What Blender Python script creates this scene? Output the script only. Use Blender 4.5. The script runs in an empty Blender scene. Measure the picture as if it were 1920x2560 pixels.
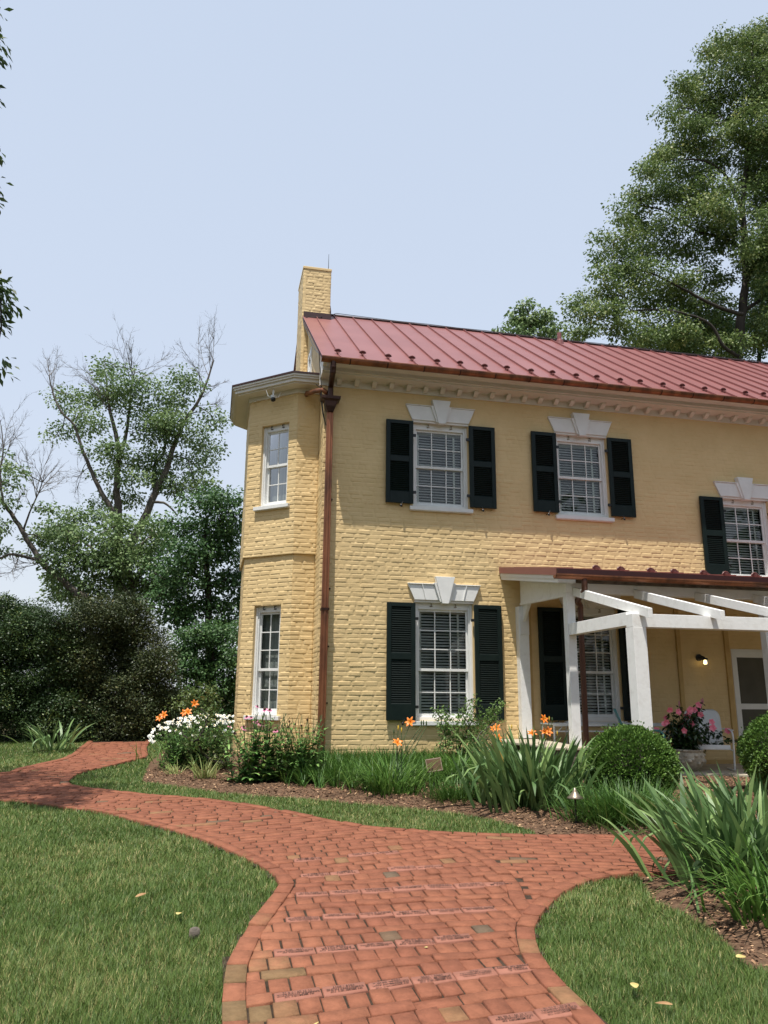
import bpy, math, random
import numpy as np
from mathutils import Vector, Matrix

R = math.radians
random.seed(7)
rng = np.random.default_rng(7)
scene = bpy.context.scene
col = scene.collection

# ---------------------------------------------------------------- camera, sky, sun, exposure
CAM = np.array([-1.4918, -12.0, 1.3]); PITCH, ROLL, YAW, FPX = 0.23574, 0.0081846, 0.214523, 1923.1
_fw = np.array([math.sin(YAW) * math.cos(PITCH), math.cos(YAW) * math.cos(PITCH), math.sin(PITCH)])
_rt0 = np.array([math.cos(YAW), -math.sin(YAW), 0.0]); _up0 = np.cross(_rt0, _fw)
_rt = _rt0 * math.cos(ROLL) + _up0 * math.sin(ROLL); _up = _up0 * math.cos(ROLL) - _rt0 * math.sin(ROLL)
cd = bpy.data.cameras.new('camera'); cam = bpy.data.objects.new('camera', cd); col.objects.link(cam)
cam.matrix_world = Matrix(((_rt[0], _up[0], -_fw[0], CAM[0]), (_rt[1], _up[1], -_fw[1], CAM[1]), (_rt[2], _up[2], -_fw[2], CAM[2]), (0, 0, 0, 1)))
cd.sensor_width = 36; cd.lens = 36 * FPX / 2560; cd.clip_start = 0.05; cd.clip_end = 3000
scene.camera = cam

SUN_TO = Vector((-0.8, -1.0, 4.0)).normalized()
SUN_EL = math.asin(SUN_TO.z); SUN_AZ = math.atan2(SUN_TO.x, SUN_TO.y)
world = bpy.data.worlds.new('World'); scene.world = world; world.use_nodes = True
wn = world.node_tree; bg = wn.nodes['Background']
sky = wn.nodes.new('ShaderNodeTexSky'); sky.sky_type = 'NISHITA'; sky.sun_disc = False
sky.sun_elevation = SUN_EL; sky.sun_rotation = SUN_AZ; sky.air_density = 1.2; sky.dust_density = 1.5; sky.ozone_density = 1.2
hz = wn.nodes.new('ShaderNodeMixRGB'); hz.inputs[0].default_value = 0.80; tcw = wn.nodes.new('ShaderNodeTexCoord'); sxyz = wn.nodes.new('ShaderNodeSeparateXYZ'); wn.links.new(tcw.outputs['Generated'], sxyz.inputs[0])
rpw = wn.nodes.new('ShaderNodeValToRGB'); wn.links.new(sxyz.outputs[2], rpw.inputs[0]); ew = rpw.color_ramp.elements   # summer haze whitens the whole sky, most at the horizon
ew[0].position, ew[0].color = 0.02, (0.655, 0.690, 0.745, 1); ew[1].position, ew[1].color = 0.75, (0.535, 0.615, 0.745, 1)
k_ = ew.new(0.35); k_.color = (0.575, 0.645, 0.765, 1)
hsc = wn.nodes.new('ShaderNodeVectorMath'); hsc.operation = 'SCALE'; hsc.inputs['Scale'].default_value = 10.0; wn.links.new(rpw.outputs[0], hsc.inputs[0]); wn.links.new(hsc.outputs[0], hz.inputs[2])
wn.links.new(sky.outputs[0], hz.inputs[1]); wn.links.new(hz.outputs[0], bg.inputs[0]); bg.inputs[1].default_value = 0.094
ld = bpy.data.lights.new('sun', 'SUN'); ld.energy = 4.7; ld.angle = R(0.5); ld.color = (1.0, 0.95, 0.87)
lo = bpy.data.objects.new('sun', ld); col.objects.link(lo)
lo.rotation_euler = (-SUN_TO).to_track_quat('-Z', 'Y').to_euler(); lo.location = (0, -5, 30)
scene.view_settings.view_transform = 'Standard'; scene.view_settings.look = 'None'
scene.view_settings.exposure = 0.45; scene.view_settings.gamma = 1.0; scene.view_settings.use_curve_mapping = False
scene.cycles.max_bounces = 6; scene.cycles.transparent_max_bounces = 12
scene.cycles.diffuse_bounces = 3; scene.cycles.glossy_bounces = 3; scene.cycles.transmission_bounces = 4

def at(px, py, Y):
    """world point on the vertical plane y=Y that lies behind photograph pixel (px,py)"""
    d = _fw + _rt * (px - 960) / FPX - _up * (py - 1280) / FPX
    return CAM + d * ((Y - CAM[1]) / d[1])

def gz(x, y):
    y = np.clip(y, -40, 4); w = np.clip((np.asarray(x, float) - 1.6) / 1.6, 0, 1); w = w * w * (3 - 2 * w)
    return -0.08 + 0.033 * (y - w * np.maximum(0, y + 2.6) + 12)   # level terrace by the porch

# ---------------------------------------------------------------- materials
def nd(nt, t, **kw):
    n = nt.nodes.new(t)
    for k, v in kw.items(): setattr(n, k, v)
    return n

def setin(n, **kw):
    for k, v in kw.items(): n.inputs[k.replace('_', ' ')].default_value = v
    return n

def mat(name, c1, c2=None, rough=0.6, scale=6.0, bump=0.0, bscale=40.0, spec=0.5, metal=0.0, detail=4.0, lo=0.35, hi=0.65, c3=None, stretch=None, bdist=0.01):
    """principled material, colour mixed by object-space noise"""
    m = bpy.data.materials.new(name); m.use_nodes = True; nt = m.node_tree; b = nt.nodes['Principled BSDF']
    b.inputs['Roughness'].default_value = rough; b.inputs['Metallic'].default_value = metal
    b.inputs['Specular IOR Level'].default_value = spec
    tc = nd(nt, 'ShaderNodeTexCoord'); src = tc.outputs['Object']
    if stretch:
        mp = nd(nt, 'ShaderNodeMapping'); mp.inputs['Scale'].default_value = stretch; nt.links.new(src, mp.inputs[0]); src = mp.outputs[0]
    if c2 is None: c2 = tuple(v * 0.85 for v in c1)
    nz = nd(nt, 'ShaderNodeTexNoise'); setin(nz, Scale=scale, Detail=detail, Roughness=0.6); nt.links.new(src, nz.inputs['Vector'])
    rp = nd(nt, 'ShaderNodeValToRGB'); e = rp.color_ramp.elements
    e[0].position, e[0].color = lo, (*c1, 1); e[1].position, e[1].color = hi, (*c2, 1)
    if c3: k = e.new((lo + hi) / 2); k.color = (*c3, 1)
    nt.links.new(nz.outputs[0], rp.inputs[0]); nt.links.new(rp.outputs[0], b.inputs['Base Color'])
    if bump:
        n2 = nd(nt, 'ShaderNodeTexNoise'); setin(n2, Scale=bscale, Detail=5.0); nt.links.new(src, n2.inputs['Vector'])
        bp = nd(nt, 'ShaderNodeBump'); setin(bp, Strength=bump, Distance=bdist); nt.links.new(n2.outputs[0], bp.inputs['Height']); nt.links.new(bp.outputs[0], b.inputs['Normal'])
    return m

def attr_mat(name, stops, rough=0.6, trans=0.0, spec=0.3, attr='rnd', noise=0.0, nscale=3.0, bump=0.0, bscale=60, mottle=0.0):
    """colour by the per-face attribute; trans mixes in translucency (leaves)"""
    m = bpy.data.materials.new(name); m.use_nodes = True; nt = m.node_tree; b = nt.nodes['Principled BSDF']; out = nt.nodes['Material Output']
    b.inputs['Roughness'].default_value = rough; b.inputs['Specular IOR Level'].default_value = spec
    a = nd(nt, 'ShaderNodeAttribute', attribute_name=attr); f = a.outputs['Fac']
    tc = nd(nt, 'ShaderNodeTexCoord')
    if noise:
        nz = nd(nt, 'ShaderNodeTexNoise'); setin(nz, Scale=nscale, Detail=3.0); nt.links.new(tc.outputs['Object'], nz.inputs['Vector'])
        s = nd(nt, 'ShaderNodeMath', operation='SUBTRACT'); nt.links.new(nz.outputs[0], s.inputs[0]); s.inputs[1].default_value = 0.5
        ma = nd(nt, 'ShaderNodeMath', operation='MULTIPLY_ADD'); nt.links.new(s.outputs[0], ma.inputs[0]); ma.inputs[1].default_value = noise * 2; nt.links.new(f, ma.inputs[2])
        f = ma.outputs[0]
    rp = nd(nt, 'ShaderNodeValToRGB'); e = rp.color_ramp.elements
    e[0].position, e[0].color = stops[0][0], (*stops[0][1], 1); e[1].position, e[1].color = stops[-1][0], (*stops[-1][1], 1)
    for p, c in stops[1:-1]: k = e.new(p); k.color = (*c, 1)
    nt.links.new(f, rp.inputs[0]); nt.links.new(rp.outputs[0], b.inputs['Base Color'])
    if mottle:   # burnt and worn patches inside each brick
        n3 = nd(nt, 'ShaderNodeTexNoise'); setin(n3, Scale=11.0, Detail=7.0, Roughness=0.7); nt.links.new(tc.outputs['Object'], n3.inputs['Vector'])
        mr = nd(nt, 'ShaderNodeMapRange'); setin(mr, From_Min=0.3, From_Max=0.7, To_Min=1 - mottle, To_Max=1 + mottle * 0.6); nt.links.new(n3.outputs[0], mr.inputs[0])
        vm = nd(nt, 'ShaderNodeVectorMath', operation='SCALE'); nt.links.new(rp.outputs[0], vm.inputs[0]); nt.links.new(mr.outputs[0], vm.inputs['Scale']); nt.links.new(vm.outputs[0], b.inputs['Base Color'])
    if bump:
        n2 = nd(nt, 'ShaderNodeTexNoise'); setin(n2, Scale=bscale, Detail=5.0); nt.links.new(tc.outputs['Object'], n2.inputs['Vector'])
        bp = nd(nt, 'ShaderNodeBump'); setin(bp, Strength=bump, Distance=0.008); nt.links.new(n2.outputs[0], bp.inputs['Height']); nt.links.new(bp.outputs[0], b.inputs['Normal'])
    if trans:
        t = nd(nt, 'ShaderNodeBsdfTranslucent'); nt.links.new(rp.outputs[0], t.inputs[0])
        mx = nd(nt, 'ShaderNodeMixShader'); mx.inputs[0].default_value = trans
        nt.links.new(b.outputs[0], mx.inputs[1]); nt.links.new(t.outputs[0], mx.inputs[2]); nt.links.new(mx.outputs[0], out.inputs[0])
    return m

M = {}
M['wall'] = mat('yellow_painted_brick', (0.735, 0.550, 0.290), (0.635, 0.462, 0.228), rough=0.55, scale=1.8, detail=9.0, bump=0.35, bscale=70, spec=0.25, lo=0.3, hi=0.75, bdist=0.004)
M['wood_yellow'] = mat('yellow_painted_wood', (0.55, 0.37, 0.14), (0.47, 0.30, 0.11), rough=0.5, scale=4, bump=0.15, bscale=30)
M['white'] = mat('white_paint', (0.78, 0.78, 0.76), (0.72, 0.72, 0.70), rough=0.45, scale=5, bump=0.08, bscale=35, spec=0.4)
M['white_worn'] = mat('worn_white_paint', (0.82, 0.82, 0.80), (0.70, 0.69, 0.66), rough=0.5, scale=9, bump=0.3, bscale=25, spec=0.35, lo=0.5, hi=0.8, bdist=0.006)
M['cornice'] = mat('cream_cornice_paint', (0.72, 0.69, 0.64), (0.66, 0.63, 0.57), rough=0.5, scale=3)
M['black_green'] = mat('dark_green_shutter_paint', (0.006, 0.013, 0.012), (0.009, 0.017, 0.015), rough=0.45, scale=8, bump=0.05, bscale=50, spec=0.22)
M['roof'] = mat('red_roof_metal', (0.225, 0.080, 0.073), (0.195, 0.066, 0.060), rough=0.42, scale=1.3, spec=0.5, bump=0.04, bscale=4)
M['guard'] = mat('red_cast_guard', (0.15, 0.045, 0.040), rough=0.5)
M['roof_dark'] = mat('dark_red_metal_edge', (0.04, 0.008, 0.008), (0.03, 0.006, 0.006), rough=0.5, scale=3)
M['copper'] = mat('weathered_copper', (0.36, 0.145, 0.068), (0.11, 0.050, 0.030), rough=0.42, scale=5, metal=0.6, c3=(0.25, 0.098, 0.050), stretch=(1, 1, 0.25), bump=0.1, bscale=10, lo=0.3, hi=0.7)
M['copper_dark'] = mat('oxidised_copper', (0.075, 0.035, 0.024), (0.045, 0.023, 0.018), rough=0.42, scale=9, metal=0.7)
M['copper_brown'] = mat('brown_painted_downpipe', (0.13, 0.055, 0.032), (0.09, 0.038, 0.024), rough=0.45, scale=4, metal=0.3, stretch=(4, 4, 0.5))
M['metal_black'] = mat('black_metal', (0.012, 0.012, 0.012), rough=0.4)
M['metal_white'] = mat('white_enamel_metal', (0.74, 0.76, 0.76), (0.66, 0.68, 0.67), rough=0.35, scale=7, bump=0.05)
M['metal_teal'] = mat('teal_enamel_metal', (0.10, 0.32, 0.33), (0.08, 0.26, 0.27), rough=0.35, scale=7)
M['bronze'] = mat('bronze_fixture', (0.30, 0.24, 0.17), (0.2, 0.16, 0.12), rough=0.35, metal=0.7)
M['stone_cast'] = mat('cast_stone', (0.58, 0.52, 0.41), (0.34, 0.30, 0.23), rough=0.85, scale=9, bump=0.5, bscale=40)
M['flagstone'] = mat('flagstone', (0.50, 0.44, 0.34), (0.34, 0.29, 0.22), rough=0.85, scale=3, bump=0.5, bscale=14)
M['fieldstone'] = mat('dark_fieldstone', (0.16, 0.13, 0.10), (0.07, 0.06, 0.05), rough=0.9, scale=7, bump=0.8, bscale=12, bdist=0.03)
M['screen'] = mat('insect_screen', (0.085, 0.08, 0.06), (0.065, 0.06, 0.045), rough=0.7, scale=2)
M['blind'] = mat('white_blind_slats', (0.82, 0.82, 0.78), (0.76, 0.76, 0.72), rough=0.55, scale=3)
M['curtain'] = mat('grey_curtain', (0.34, 0.35, 0.34), (0.20, 0.21, 0.205), rough=0.9, scale=2.0, stretch=(14, 14, 0.4))
M['dark_room'] = mat('dark_room', (0.02, 0.02, 0.018), rough=0.9)  # near-black colour standing for unlit interiors
M['bark'] = mat('grey_bark', (0.115, 0.098, 0.08), (0.065, 0.054, 0.044), rough=0.95, scale=5, stretch=(1, 1, 0.25), bump=0.7, bscale=9, bdist=0.04)
M['bark_dark'] = mat('dark_bark', (0.045, 0.035, 0.027), (0.022, 0.018, 0.014), rough=0.95, scale=5, stretch=(1, 1, 0.25), bump=0.7, bscale=9, bdist=0.04)
M['twig'] = mat('bare_twig_bark', (0.15, 0.135, 0.115), (0.10, 0.085, 0.07), rough=0.95, scale=3)
M['soil'] = mat('lawn_soil', (0.055, 0.060, 0.022), (0.090, 0.075, 0.040), rough=1.0, scale=5, bump=0.5, bscale=60, spec=0.1)
M['joint'] = mat('sandy_joint_soil', (0.06, 0.042, 0.030), (0.030, 0.022, 0.016), rough=1.0, scale=20, bump=0.6, bscale=120, spec=0.1)
M['mulch_soil'] = mat('brown_mulch', (0.17, 0.105, 0.066), (0.085, 0.052, 0.034), rough=1.0, scale=30, bump=1.0, bscale=70, spec=0.1, bdist=0.02)
M['letter'] = mat('engraved_lettering', (0.060, 0.026, 0.018), rough=0.9)
M['plaque'] = mat('brown_plaque', (0.10, 0.06, 0.038), (0.075, 0.046, 0.03), rough=0.85, spec=0.1, scale=20)
M['plaque_line'] = mat('plaque_lettering', (0.36, 0.30, 0.22), rough=0.6)
def glass_mat():
    m = bpy.data.materials.new('window_glass'); m.use_nodes = True; nt = m.node_tree; out = nt.nodes['Material Output']; nt.nodes.remove(nt.nodes['Principled BSDF'])
    t = nd(nt, 'ShaderNodeBsdfTransparent'); t.inputs[0].default_value = (0.88, 0.92, 0.90, 1)
    g = nd(nt, 'ShaderNodeBsdfGlossy'); g.inputs['Roughness'].default_value = 0.02
    tc = nd(nt, 'ShaderNodeTexCoord'); nz = nd(nt, 'ShaderNodeTexNoise'); setin(nz, Scale=2.2, Detail=1.0); nt.links.new(tc.outputs['Object'], nz.inputs['Vector'])
    bp = nd(nt, 'ShaderNodeBump'); setin(bp, Strength=0.12, Distance=0.02); nt.links.new(nz.outputs[0], bp.inputs['Height']); nt.links.new(bp.outputs[0], g.inputs['Normal'])
    fr = nd(nt, 'ShaderNodeFresnel'); fr.inputs[0].default_value = 1.5
    ml = nd(nt, 'ShaderNodeMath', operation='MULTIPLY_ADD'); nt.links.new(fr.outputs[0], ml.inputs[0]); ml.inputs[1].default_value = 1.5; ml.inputs[2].default_value = 0.0
    mx = nd(nt, 'ShaderNodeMixShader'); nt.links.new(ml.outputs[0], mx.inputs[0]); nt.links.new(t.outputs[0], mx.inputs[1]); nt.links.new(g.outputs[0], mx.inputs[2]); nt.links.new(mx.outputs[0], out.inputs[0])
    return m
M['glass'] = glass_mat()
def emit_mat(name, c, s):
    m = bpy.data.materials.new(name); m.use_nodes = True; nt = m.node_tree; b = nt.nodes['Principled BSDF']
    b.inputs['Base Color'].default_value = (*c, 1); b.inputs['Emission Color'].default_value = (*c, 1); b.inputs['Emission Strength'].default_value = s
    return m
M['bulb'] = emit_mat('lit_bulb', (1.0, 0.72, 0.32), 3.5)
G = lambda *s: [(p, c) for p, c in s]
M['brick'] = attr_mat('path_brick', G((0.0, (0.122, 0.086, 0.057)), (0.07, (0.145, 0.089, 0.054)), (0.12, (0.190, 0.069, 0.042)), (0.5, (0.231, 0.088, 0.050)), (0.80, (0.271, 0.108, 0.061)), (0.86, (0.231, 0.119, 0.061)), (1.0, (0.170, 0.110, 0.055))), rough=0.85, spec=0.2, noise=0.05, nscale=16, bump=0.7, bscale=45, mottle=0.3)
M['brick_new'] = mat('smooth_engraved_brick', (0.285, 0.115, 0.076), (0.25, 0.098, 0.063), rough=0.8, scale=12, bump=0.2, bscale=80)
M['grass'] = attr_mat('grass_blades', G((0.0, (0.040, 0.078, 0.015)), (0.35, (0.084, 0.147, 0.029)), (0.75, (0.157, 0.228, 0.057)), (0.88, (0.228, 0.272, 0.093)), (0.93, (0.362, 0.314, 0.128)), (1.0, (0.509, 0.437, 0.196))), rough=0.5, trans=0.25, spec=0.3)
M['chips'] = attr_mat('bark_chips', G((0.0, (0.062, 0.034, 0.022)), (0.5, (0.171, 0.098, 0.059)), (0.85, (0.295, 0.171, 0.101)), (1.0, (0.512, 0.341, 0.202))), rough=0.95, spec=0.15)
def leafm(name, *s, trans=0.3, rough=0.5, spec=0.4): M[name] = attr_mat(name, G(*s), rough=rough, trans=trans, spec=spec)
leafm('maple_leaves', (0, (0.082, 0.137, 0.056)), (0.5, (0.169, 0.258, 0.098)), (1, (0.310, 0.391, 0.169)))
leafm('dark_tree_leaves', (0, (0.033, 0.082, 0.030)), (0.6, (0.078, 0.160, 0.054)), (1, (0.160, 0.267, 0.087)))
leafm('linden_leaves', (0, (0.062, 0.106, 0.030)), (0.55, (0.138, 0.208, 0.060)), (0.85, (0.253, 0.306, 0.101)), (1, (0.484, 0.460, 0.212)))
leafm('cherry_leaves', (0, (0.026, 0.054, 0.014)), (0.6, (0.060, 0.106, 0.029)), (1, (0.108, 0.150, 0.048)))
leafm('yew_leaves', (0, (0.019, 0.042, 0.015)), (0.6, (0.048, 0.091, 0.028)), (0.9, (0.114, 0.165, 0.046)), (1, (0.285, 0.298, 0.076)), trans=0.12)
leafm('bronze_yew_leaves', (0, (0.022, 0.038, 0.014)), (0.55, (0.054, 0.076, 0.027)), (0.9, (0.115, 0.124, 0.043)), (1, (0.216, 0.182, 0.068)), trans=0.12)
leafm('box_leaves', (0, (0.029, 0.067, 0.013)), (0.5, (0.074, 0.156, 0.026)), (1, (0.160, 0.267, 0.051)), trans=0.2)
leafm('iris_leaves', (0, (0.067, 0.129, 0.045)), (0.6, (0.139, 0.239, 0.083)), (0.95, (0.265, 0.373, 0.129)), (1, (0.814, 0.517, 0.151)), trans=0.25, rough=0.42)
leafm('daylily_leaves', (0, (0.046, 0.111, 0.018)), (0.6, (0.098, 0.208, 0.036)), (1, (0.195, 0.312, 0.072)), trans=0.35)
leafm('liriope_leaves', (0, (0.032, 0.084, 0.014)), (0.6, (0.070, 0.160, 0.029)), (1, (0.145, 0.261, 0.052)), trans=0.25)
leafm('variegated_leaves', (0, (0.16, 0.22, 0.06)), (1, (0.46, 0.48, 0.20)), trans=0.3)
leafm('herb_leaves', (0, (0.059, 0.146, 0.036)), (0.6, (0.146, 0.294, 0.071)), (1, (0.299, 0.480, 0.136)))
leafm('shrub_leaves', (0, (0.049, 0.082, 0.023)), (0.6, (0.114, 0.170, 0.046)), (0.9, (0.211, 0.227, 0.073)), (1, (0.308, 0.162, 0.056)))
leafm('sapling_leaves', (0, (0.070, 0.133, 0.031)), (0.6, (0.156, 0.258, 0.070)), (1, (0.296, 0.390, 0.140)))
leafm('mandevilla_leaves', (0, (0.010, 0.026, 0.008)), (0.6, (0.024, 0.056, 0.014)), (1, (0.06, 0.12, 0.028)), trans=0.15, rough=0.3, spec=0.5)
M['orange_petal'] = mat('orange_petal', (0.80, 0.24, 0.022), (0.75, 0.17, 0.015), rough=0.5, scale=30)
M['pink_petal'] = mat('pink_petal', (0.92, 0.16, 0.25), (0.93, 0.32, 0.42), rough=0.5, scale=20)
M['mauve_petal'] = mat('mauve_petal', (0.60, 0.20, 0.32), (0.52, 0.14, 0.26), rough=0.6, scale=30)
M['white_petal'] = mat('white_petal', (0.82, 0.82, 0.76), rough=0.6)
M['yellow_centre'] = mat('yellow_flower_centre', (0.65, 0.42, 0.04), rough=0.8)
M['cone'] = mat('dark_seed_cone', (0.09, 0.038, 0.018), (0.05, 0.022, 0.013), rough=0.9, scale=60)
M['stem'] = mat('green_stem', (0.06, 0.10, 0.03), (0.045, 0.08, 0.022), rough=0.6)
M['petal_yellow_leaf'] = mat('fallen_yellow_leaf', (0.52, 0.44, 0.17), (0.42, 0.32, 0.11), rough=0.7, scale=30)
M['petal_brown_leaf'] = mat('fallen_brown_leaf', (0.36, 0.22, 0.10), (0.26, 0.14, 0.06), rough=0.8, scale=30)

# ---------------------------------------------------------------- object helpers
def tag(o, label=None, cat=None, group=None, kind=None):
    if label: o['label'] = label
    if cat: o['category'] = cat
    if group: o['group'] = group
    if kind: o['kind'] = kind
    return o

def empty(name, loc, label=None, cat=None, group=None, rz=0.0):
    o = bpy.data.objects.new(name, None); o.empty_display_size = 0.2; o.location = loc; o.rotation_euler = (0, 0, rz); col.objects.link(o)
    return tag(o, label, cat, group)

def link(name, me, m, parent=None):
    o = bpy.data.objects.new(name, me); col.objects.link(o)
    for q in (m if isinstance(m, (list, tuple)) else [m]): me.materials.append(q)
    if parent is not None:
        o.parent = parent; o.matrix_parent_inverse = Matrix()
        # parts are authored in world space: undo the parent's own transform
        w = parent; mt = Matrix()
        chain = []
        while w is not None: chain.append(w); w = w.parent
        for q in reversed(chain): mt = mt @ q.matrix_basis
        o.matrix_basis = mt.inverted()
    return o

def big_mesh(name, V, F, rnd=None, smooth=False):
    """V (n,3); F list of (m,k) index arrays"""
    me = bpy.data.meshes.new(name); V = np.asarray(V, np.float32)
    F = [np.asarray(f, np.int32) for f in (F if isinstance(F, list) else [F]) if len(f)]
    me.vertices.add(len(V)); me.vertices.foreach_set('co', V.ravel())
    nl = sum(f.size for f in F); npoly = sum(len(f) for f in F)
    me.loops.add(nl); me.polygons.add(npoly)
    me.loops.foreach_set('vertex_index', np.concatenate([f.ravel() for f in F]))
    tot = np.concatenate([np.full(len(f), f.shape[1], np.int32) for f in F])
    st = np.concatenate([[0], np.cumsum(tot)[:-1]]).astype(np.int32)
    me.polygons.foreach_set('loop_start', st); me.polygons.foreach_set('loop_total', tot)
    if smooth: me.polygons.foreach_set('use_smooth', np.ones(npoly, bool))
    me.update(calc_edges=True)
    if rnd is not None:
        a = me.attributes.new('rnd', 'FLOAT', 'FACE'); a.data.foreach_set('value', np.asarray(rnd, np.float32))
    return me

class MB:
    """collects boxes, prisms and tubes into ONE mesh"""
    def __init__(s): s.v = []; s.f = []; s.r = []
    def add(s, vs, fs, r=0.5):
        b = len(s.v); s.v += [tuple(map(float, q)) for q in vs]; s.f += [tuple(b + i for i in q) for q in fs]; s.r += [r] * len(fs); return s
    def box(s, x0, x1, y0, y1, z0, z1, r=0.5):
        vs = [(x, y, z) for z in (z0, z1) for y in (y0, y1) for x in (x0, x1)]
        return s.add(vs, [(0, 2, 3, 1), (4, 5, 7, 6), (0, 1, 5, 4), (2, 6, 7, 3), (0, 4, 6, 2), (1, 3, 7, 5)], r)
    def obox(s, o, ax, ay, az, r=0.5):
        """box from corner o with edge vectors"""
        o, ax, ay, az = map(lambda q: np.asarray(q, float), (o, ax, ay, az))
        vs = [o + i * ax + j * ay + k * az for k in (0, 1) for j in (0, 1) for i in (0, 1)]
        return s.add(vs, [(0, 2, 3, 1), (4, 5, 7, 6), (0, 1, 5, 4), (2, 6, 7, 3), (0, 4, 6, 2), (1, 3, 7, 5)], r)
    def prism(s, poly, d):
        """polygon (3d points) extruded by vector d"""
        n = len(poly); p = [np.asarray(q, float) for q in poly]; q = [a + np.asarray(d, float) for a in p]
        return s.add(p + q, [tuple(range(n))[::-1], tuple(range(n, 2 * n))] + [(i, (i + 1) % n, n + (i + 1) % n, n + i) for i in range(n)])
    def tube(s, pts, rad, n=8, cap=True, r=0.5):
        pts = [np.asarray(p, float) for p in pts]; rad = rad if hasattr(rad, '__len__') else [rad] * len(pts)
        b = len(s.v); up = None
        for i, p in enumerate(pts):
            t = pts[min(i + 1, len(pts) - 1)] - pts[max(i - 1, 0)]; t = t / (np.linalg.norm(t) + 1e-9)
            if up is None: up = np.array([0, 0, 1.0]) if abs(t[2]) < 0.9 else np.array([1.0, 0, 0])
            a = np.cross(t, up); a /= np.linalg.norm(a) + 1e-9; c = np.cross(a, t); up = c
            for k in range(n):
                w = 2 * math.pi * k / n; s.v.append(tuple(p + rad[i] * (math.cos(w) * a + math.sin(w) * c)))
        for i in range(len(pts) - 1):
            for k in range(n):
                s.f.append((b + i * n + k, b + i * n + (k + 1) % n, b + (i + 1) * n + (k + 1) % n, b + (i + 1) * n + k)); s.r.append(r)
        if cap:
            s.f.append(tuple(b + k for k in range(n))[::-1]); s.f.append(tuple(b + (len(pts) - 1) * n + k for k in range(n))); s.r += [r, r]
        return s
    def lathe(s, prof, c, n=20, r=0.5):
        b = len(s.v)
        for rr, z in prof:
            for k in range(n):
                w = 2 * math.pi * k / n; s.v.append((c[0] + rr * math.cos(w), c[1] + rr * math.sin(w), c[2] + z))
        for i in range(len(prof) - 1):
            for k in range(n):
                s.f.append((b + i * n + k, b + i * n + (k + 1) % n, b + (i + 1) * n + (k + 1) % n, b + (i + 1) * n + k)); s.r.append(r)
        return s
    def ball(s, c, rx, ry=None, rz=None, n=10, m=6, r=0.5):
        ry = ry or rx; rz = rz or rx
        b = len(s.v)
        for i in range(m + 1):
            th = math.pi * i / m
            for k in range(n):
                w = 2 * math.pi * k / n; s.v.append((c[0] + rx * math.sin(th) * math.cos(w), c[1] + ry * math.sin(th) * math.sin(w), c[2] - rz * math.cos(th)))
        for i in range(m):
            for k in range(n):
                s.f.append((b + i * n + k, b + i * n + (k + 1) % n, b + (i + 1) * n + (k + 1) % n, b + (i + 1) * n + k)); s.r.append(r)
        return s
    def build(s, name, m, parent=None, bevel=0.0, smooth=False, rnd=False):
        me = bpy.data.meshes.new(name); me.from_pydata(s.v, [], s.f); me.update()
        if smooth: me.polygons.foreach_set('use_smooth', np.ones(len(me.polygons), bool))
        if rnd: a = me.attributes.new('rnd', 'FLOAT', 'FACE'); a.data.foreach_set('value', np.array(s.r, np.float32))
        o = link(name, me, m, parent)
        if bevel:
            q = o.modifiers.new('bevel', 'BEVEL'); q.width = bevel; q.segments = 2; q.limit_method = 'ANGLE'; q.angle_limit = R(40)
        return o

def copy_tree(o, parent=None):
    c = o.copy(); col.objects.link(c)
    if parent is not None: c.parent = parent
    for ch in list(o.children): copy_tree(ch, c)
    return c

def copy_part(o, parent, mtx):
    """linked copy of a part mesh, placed by world matrix under parent (parents are unrotated empties)"""
    c = o.copy(); col.objects.link(c); c.parent = parent; c.matrix_parent_inverse = Matrix(); c.matrix_basis = Matrix.Translation(-Vector(parent.matrix_basis.translation)) @ mtx
    return c

# numpy value noise
_P = rng.random((64, 64))
def vn(x, y):
    xi = np.floor(x).astype(int); yi = np.floor(y).astype(int); fx = x - xi; fy = y - yi
    fx = fx * fx * (3 - 2 * fx); fy = fy * fy * (3 - 2 * fy)
    a = _P[xi % 64, yi % 64]; b = _P[(xi + 1) % 64, yi % 64]; c = _P[xi % 64, (yi + 1) % 64]; d = _P[(xi + 1) % 64, (yi + 1) % 64]
    return (a * (1 - fx) + b * fx) * (1 - fy) + (c * (1 - fx) + d * fx) * fy
def fbm(x, y, o=4):
    r = 0; a = 0.5
    for i in range(o): r = r + a * vn(x * 2 ** i + 17 * i, y * 2 ** i + 31 * i); a *= 0.5
    return r
def hsh(a, b, k=0):
    return _P[(np.asarray(a) * 7 + np.asarray(b) * 13 + k * 5) % 64, (np.asarray(a) * 3 + np.asarray(b) * 29 + k * 11) % 64]

def inpoly(P, poly):
    x, y = P[:, 0], P[:, 1]; r = np.zeros(len(P), bool); n = len(poly)
    for i in range(n):
        x0, y0 = poly[i]; x1, y1 = poly[(i + 1) % n]
        c = (y0 > y) != (y1 > y)
        with np.errstate(divide='ignore', invalid='ignore'): xx = (x1 - x0) * (y - y0) / (y1 - y0 + 1e-12) + x0
        r ^= c & (x < xx)
    return r

def in1(p, A, B):
    c = (A[:, 1] > p[1]) != (B[:, 1] > p[1])
    a, b = A[c], B[c]; return bool((p[0] < (b[:, 0] - a[:, 0]) * (p[1] - a[:, 1]) / (b[:, 1] - a[:, 1]) + a[:, 0]).sum() % 2)

def smooth_line(p, k=5):
    p = [np.asarray(q, float) for q in p]; out = []
    for i in range(len(p) - 1):
        a = p[max(i - 1, 0)]; b = p[i]; c = p[i + 1]; d = p[min(i + 2, len(p) - 1)]
        for j in range(k):
            t = j / k; out.append(0.5 * ((2 * b) + (c - a) * t + (2 * a - 5 * b + 4 * c - d) * t * t + (3 * b - a - 3 * c + d) * t ** 3))
    out.append(p[-1]); return out

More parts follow.
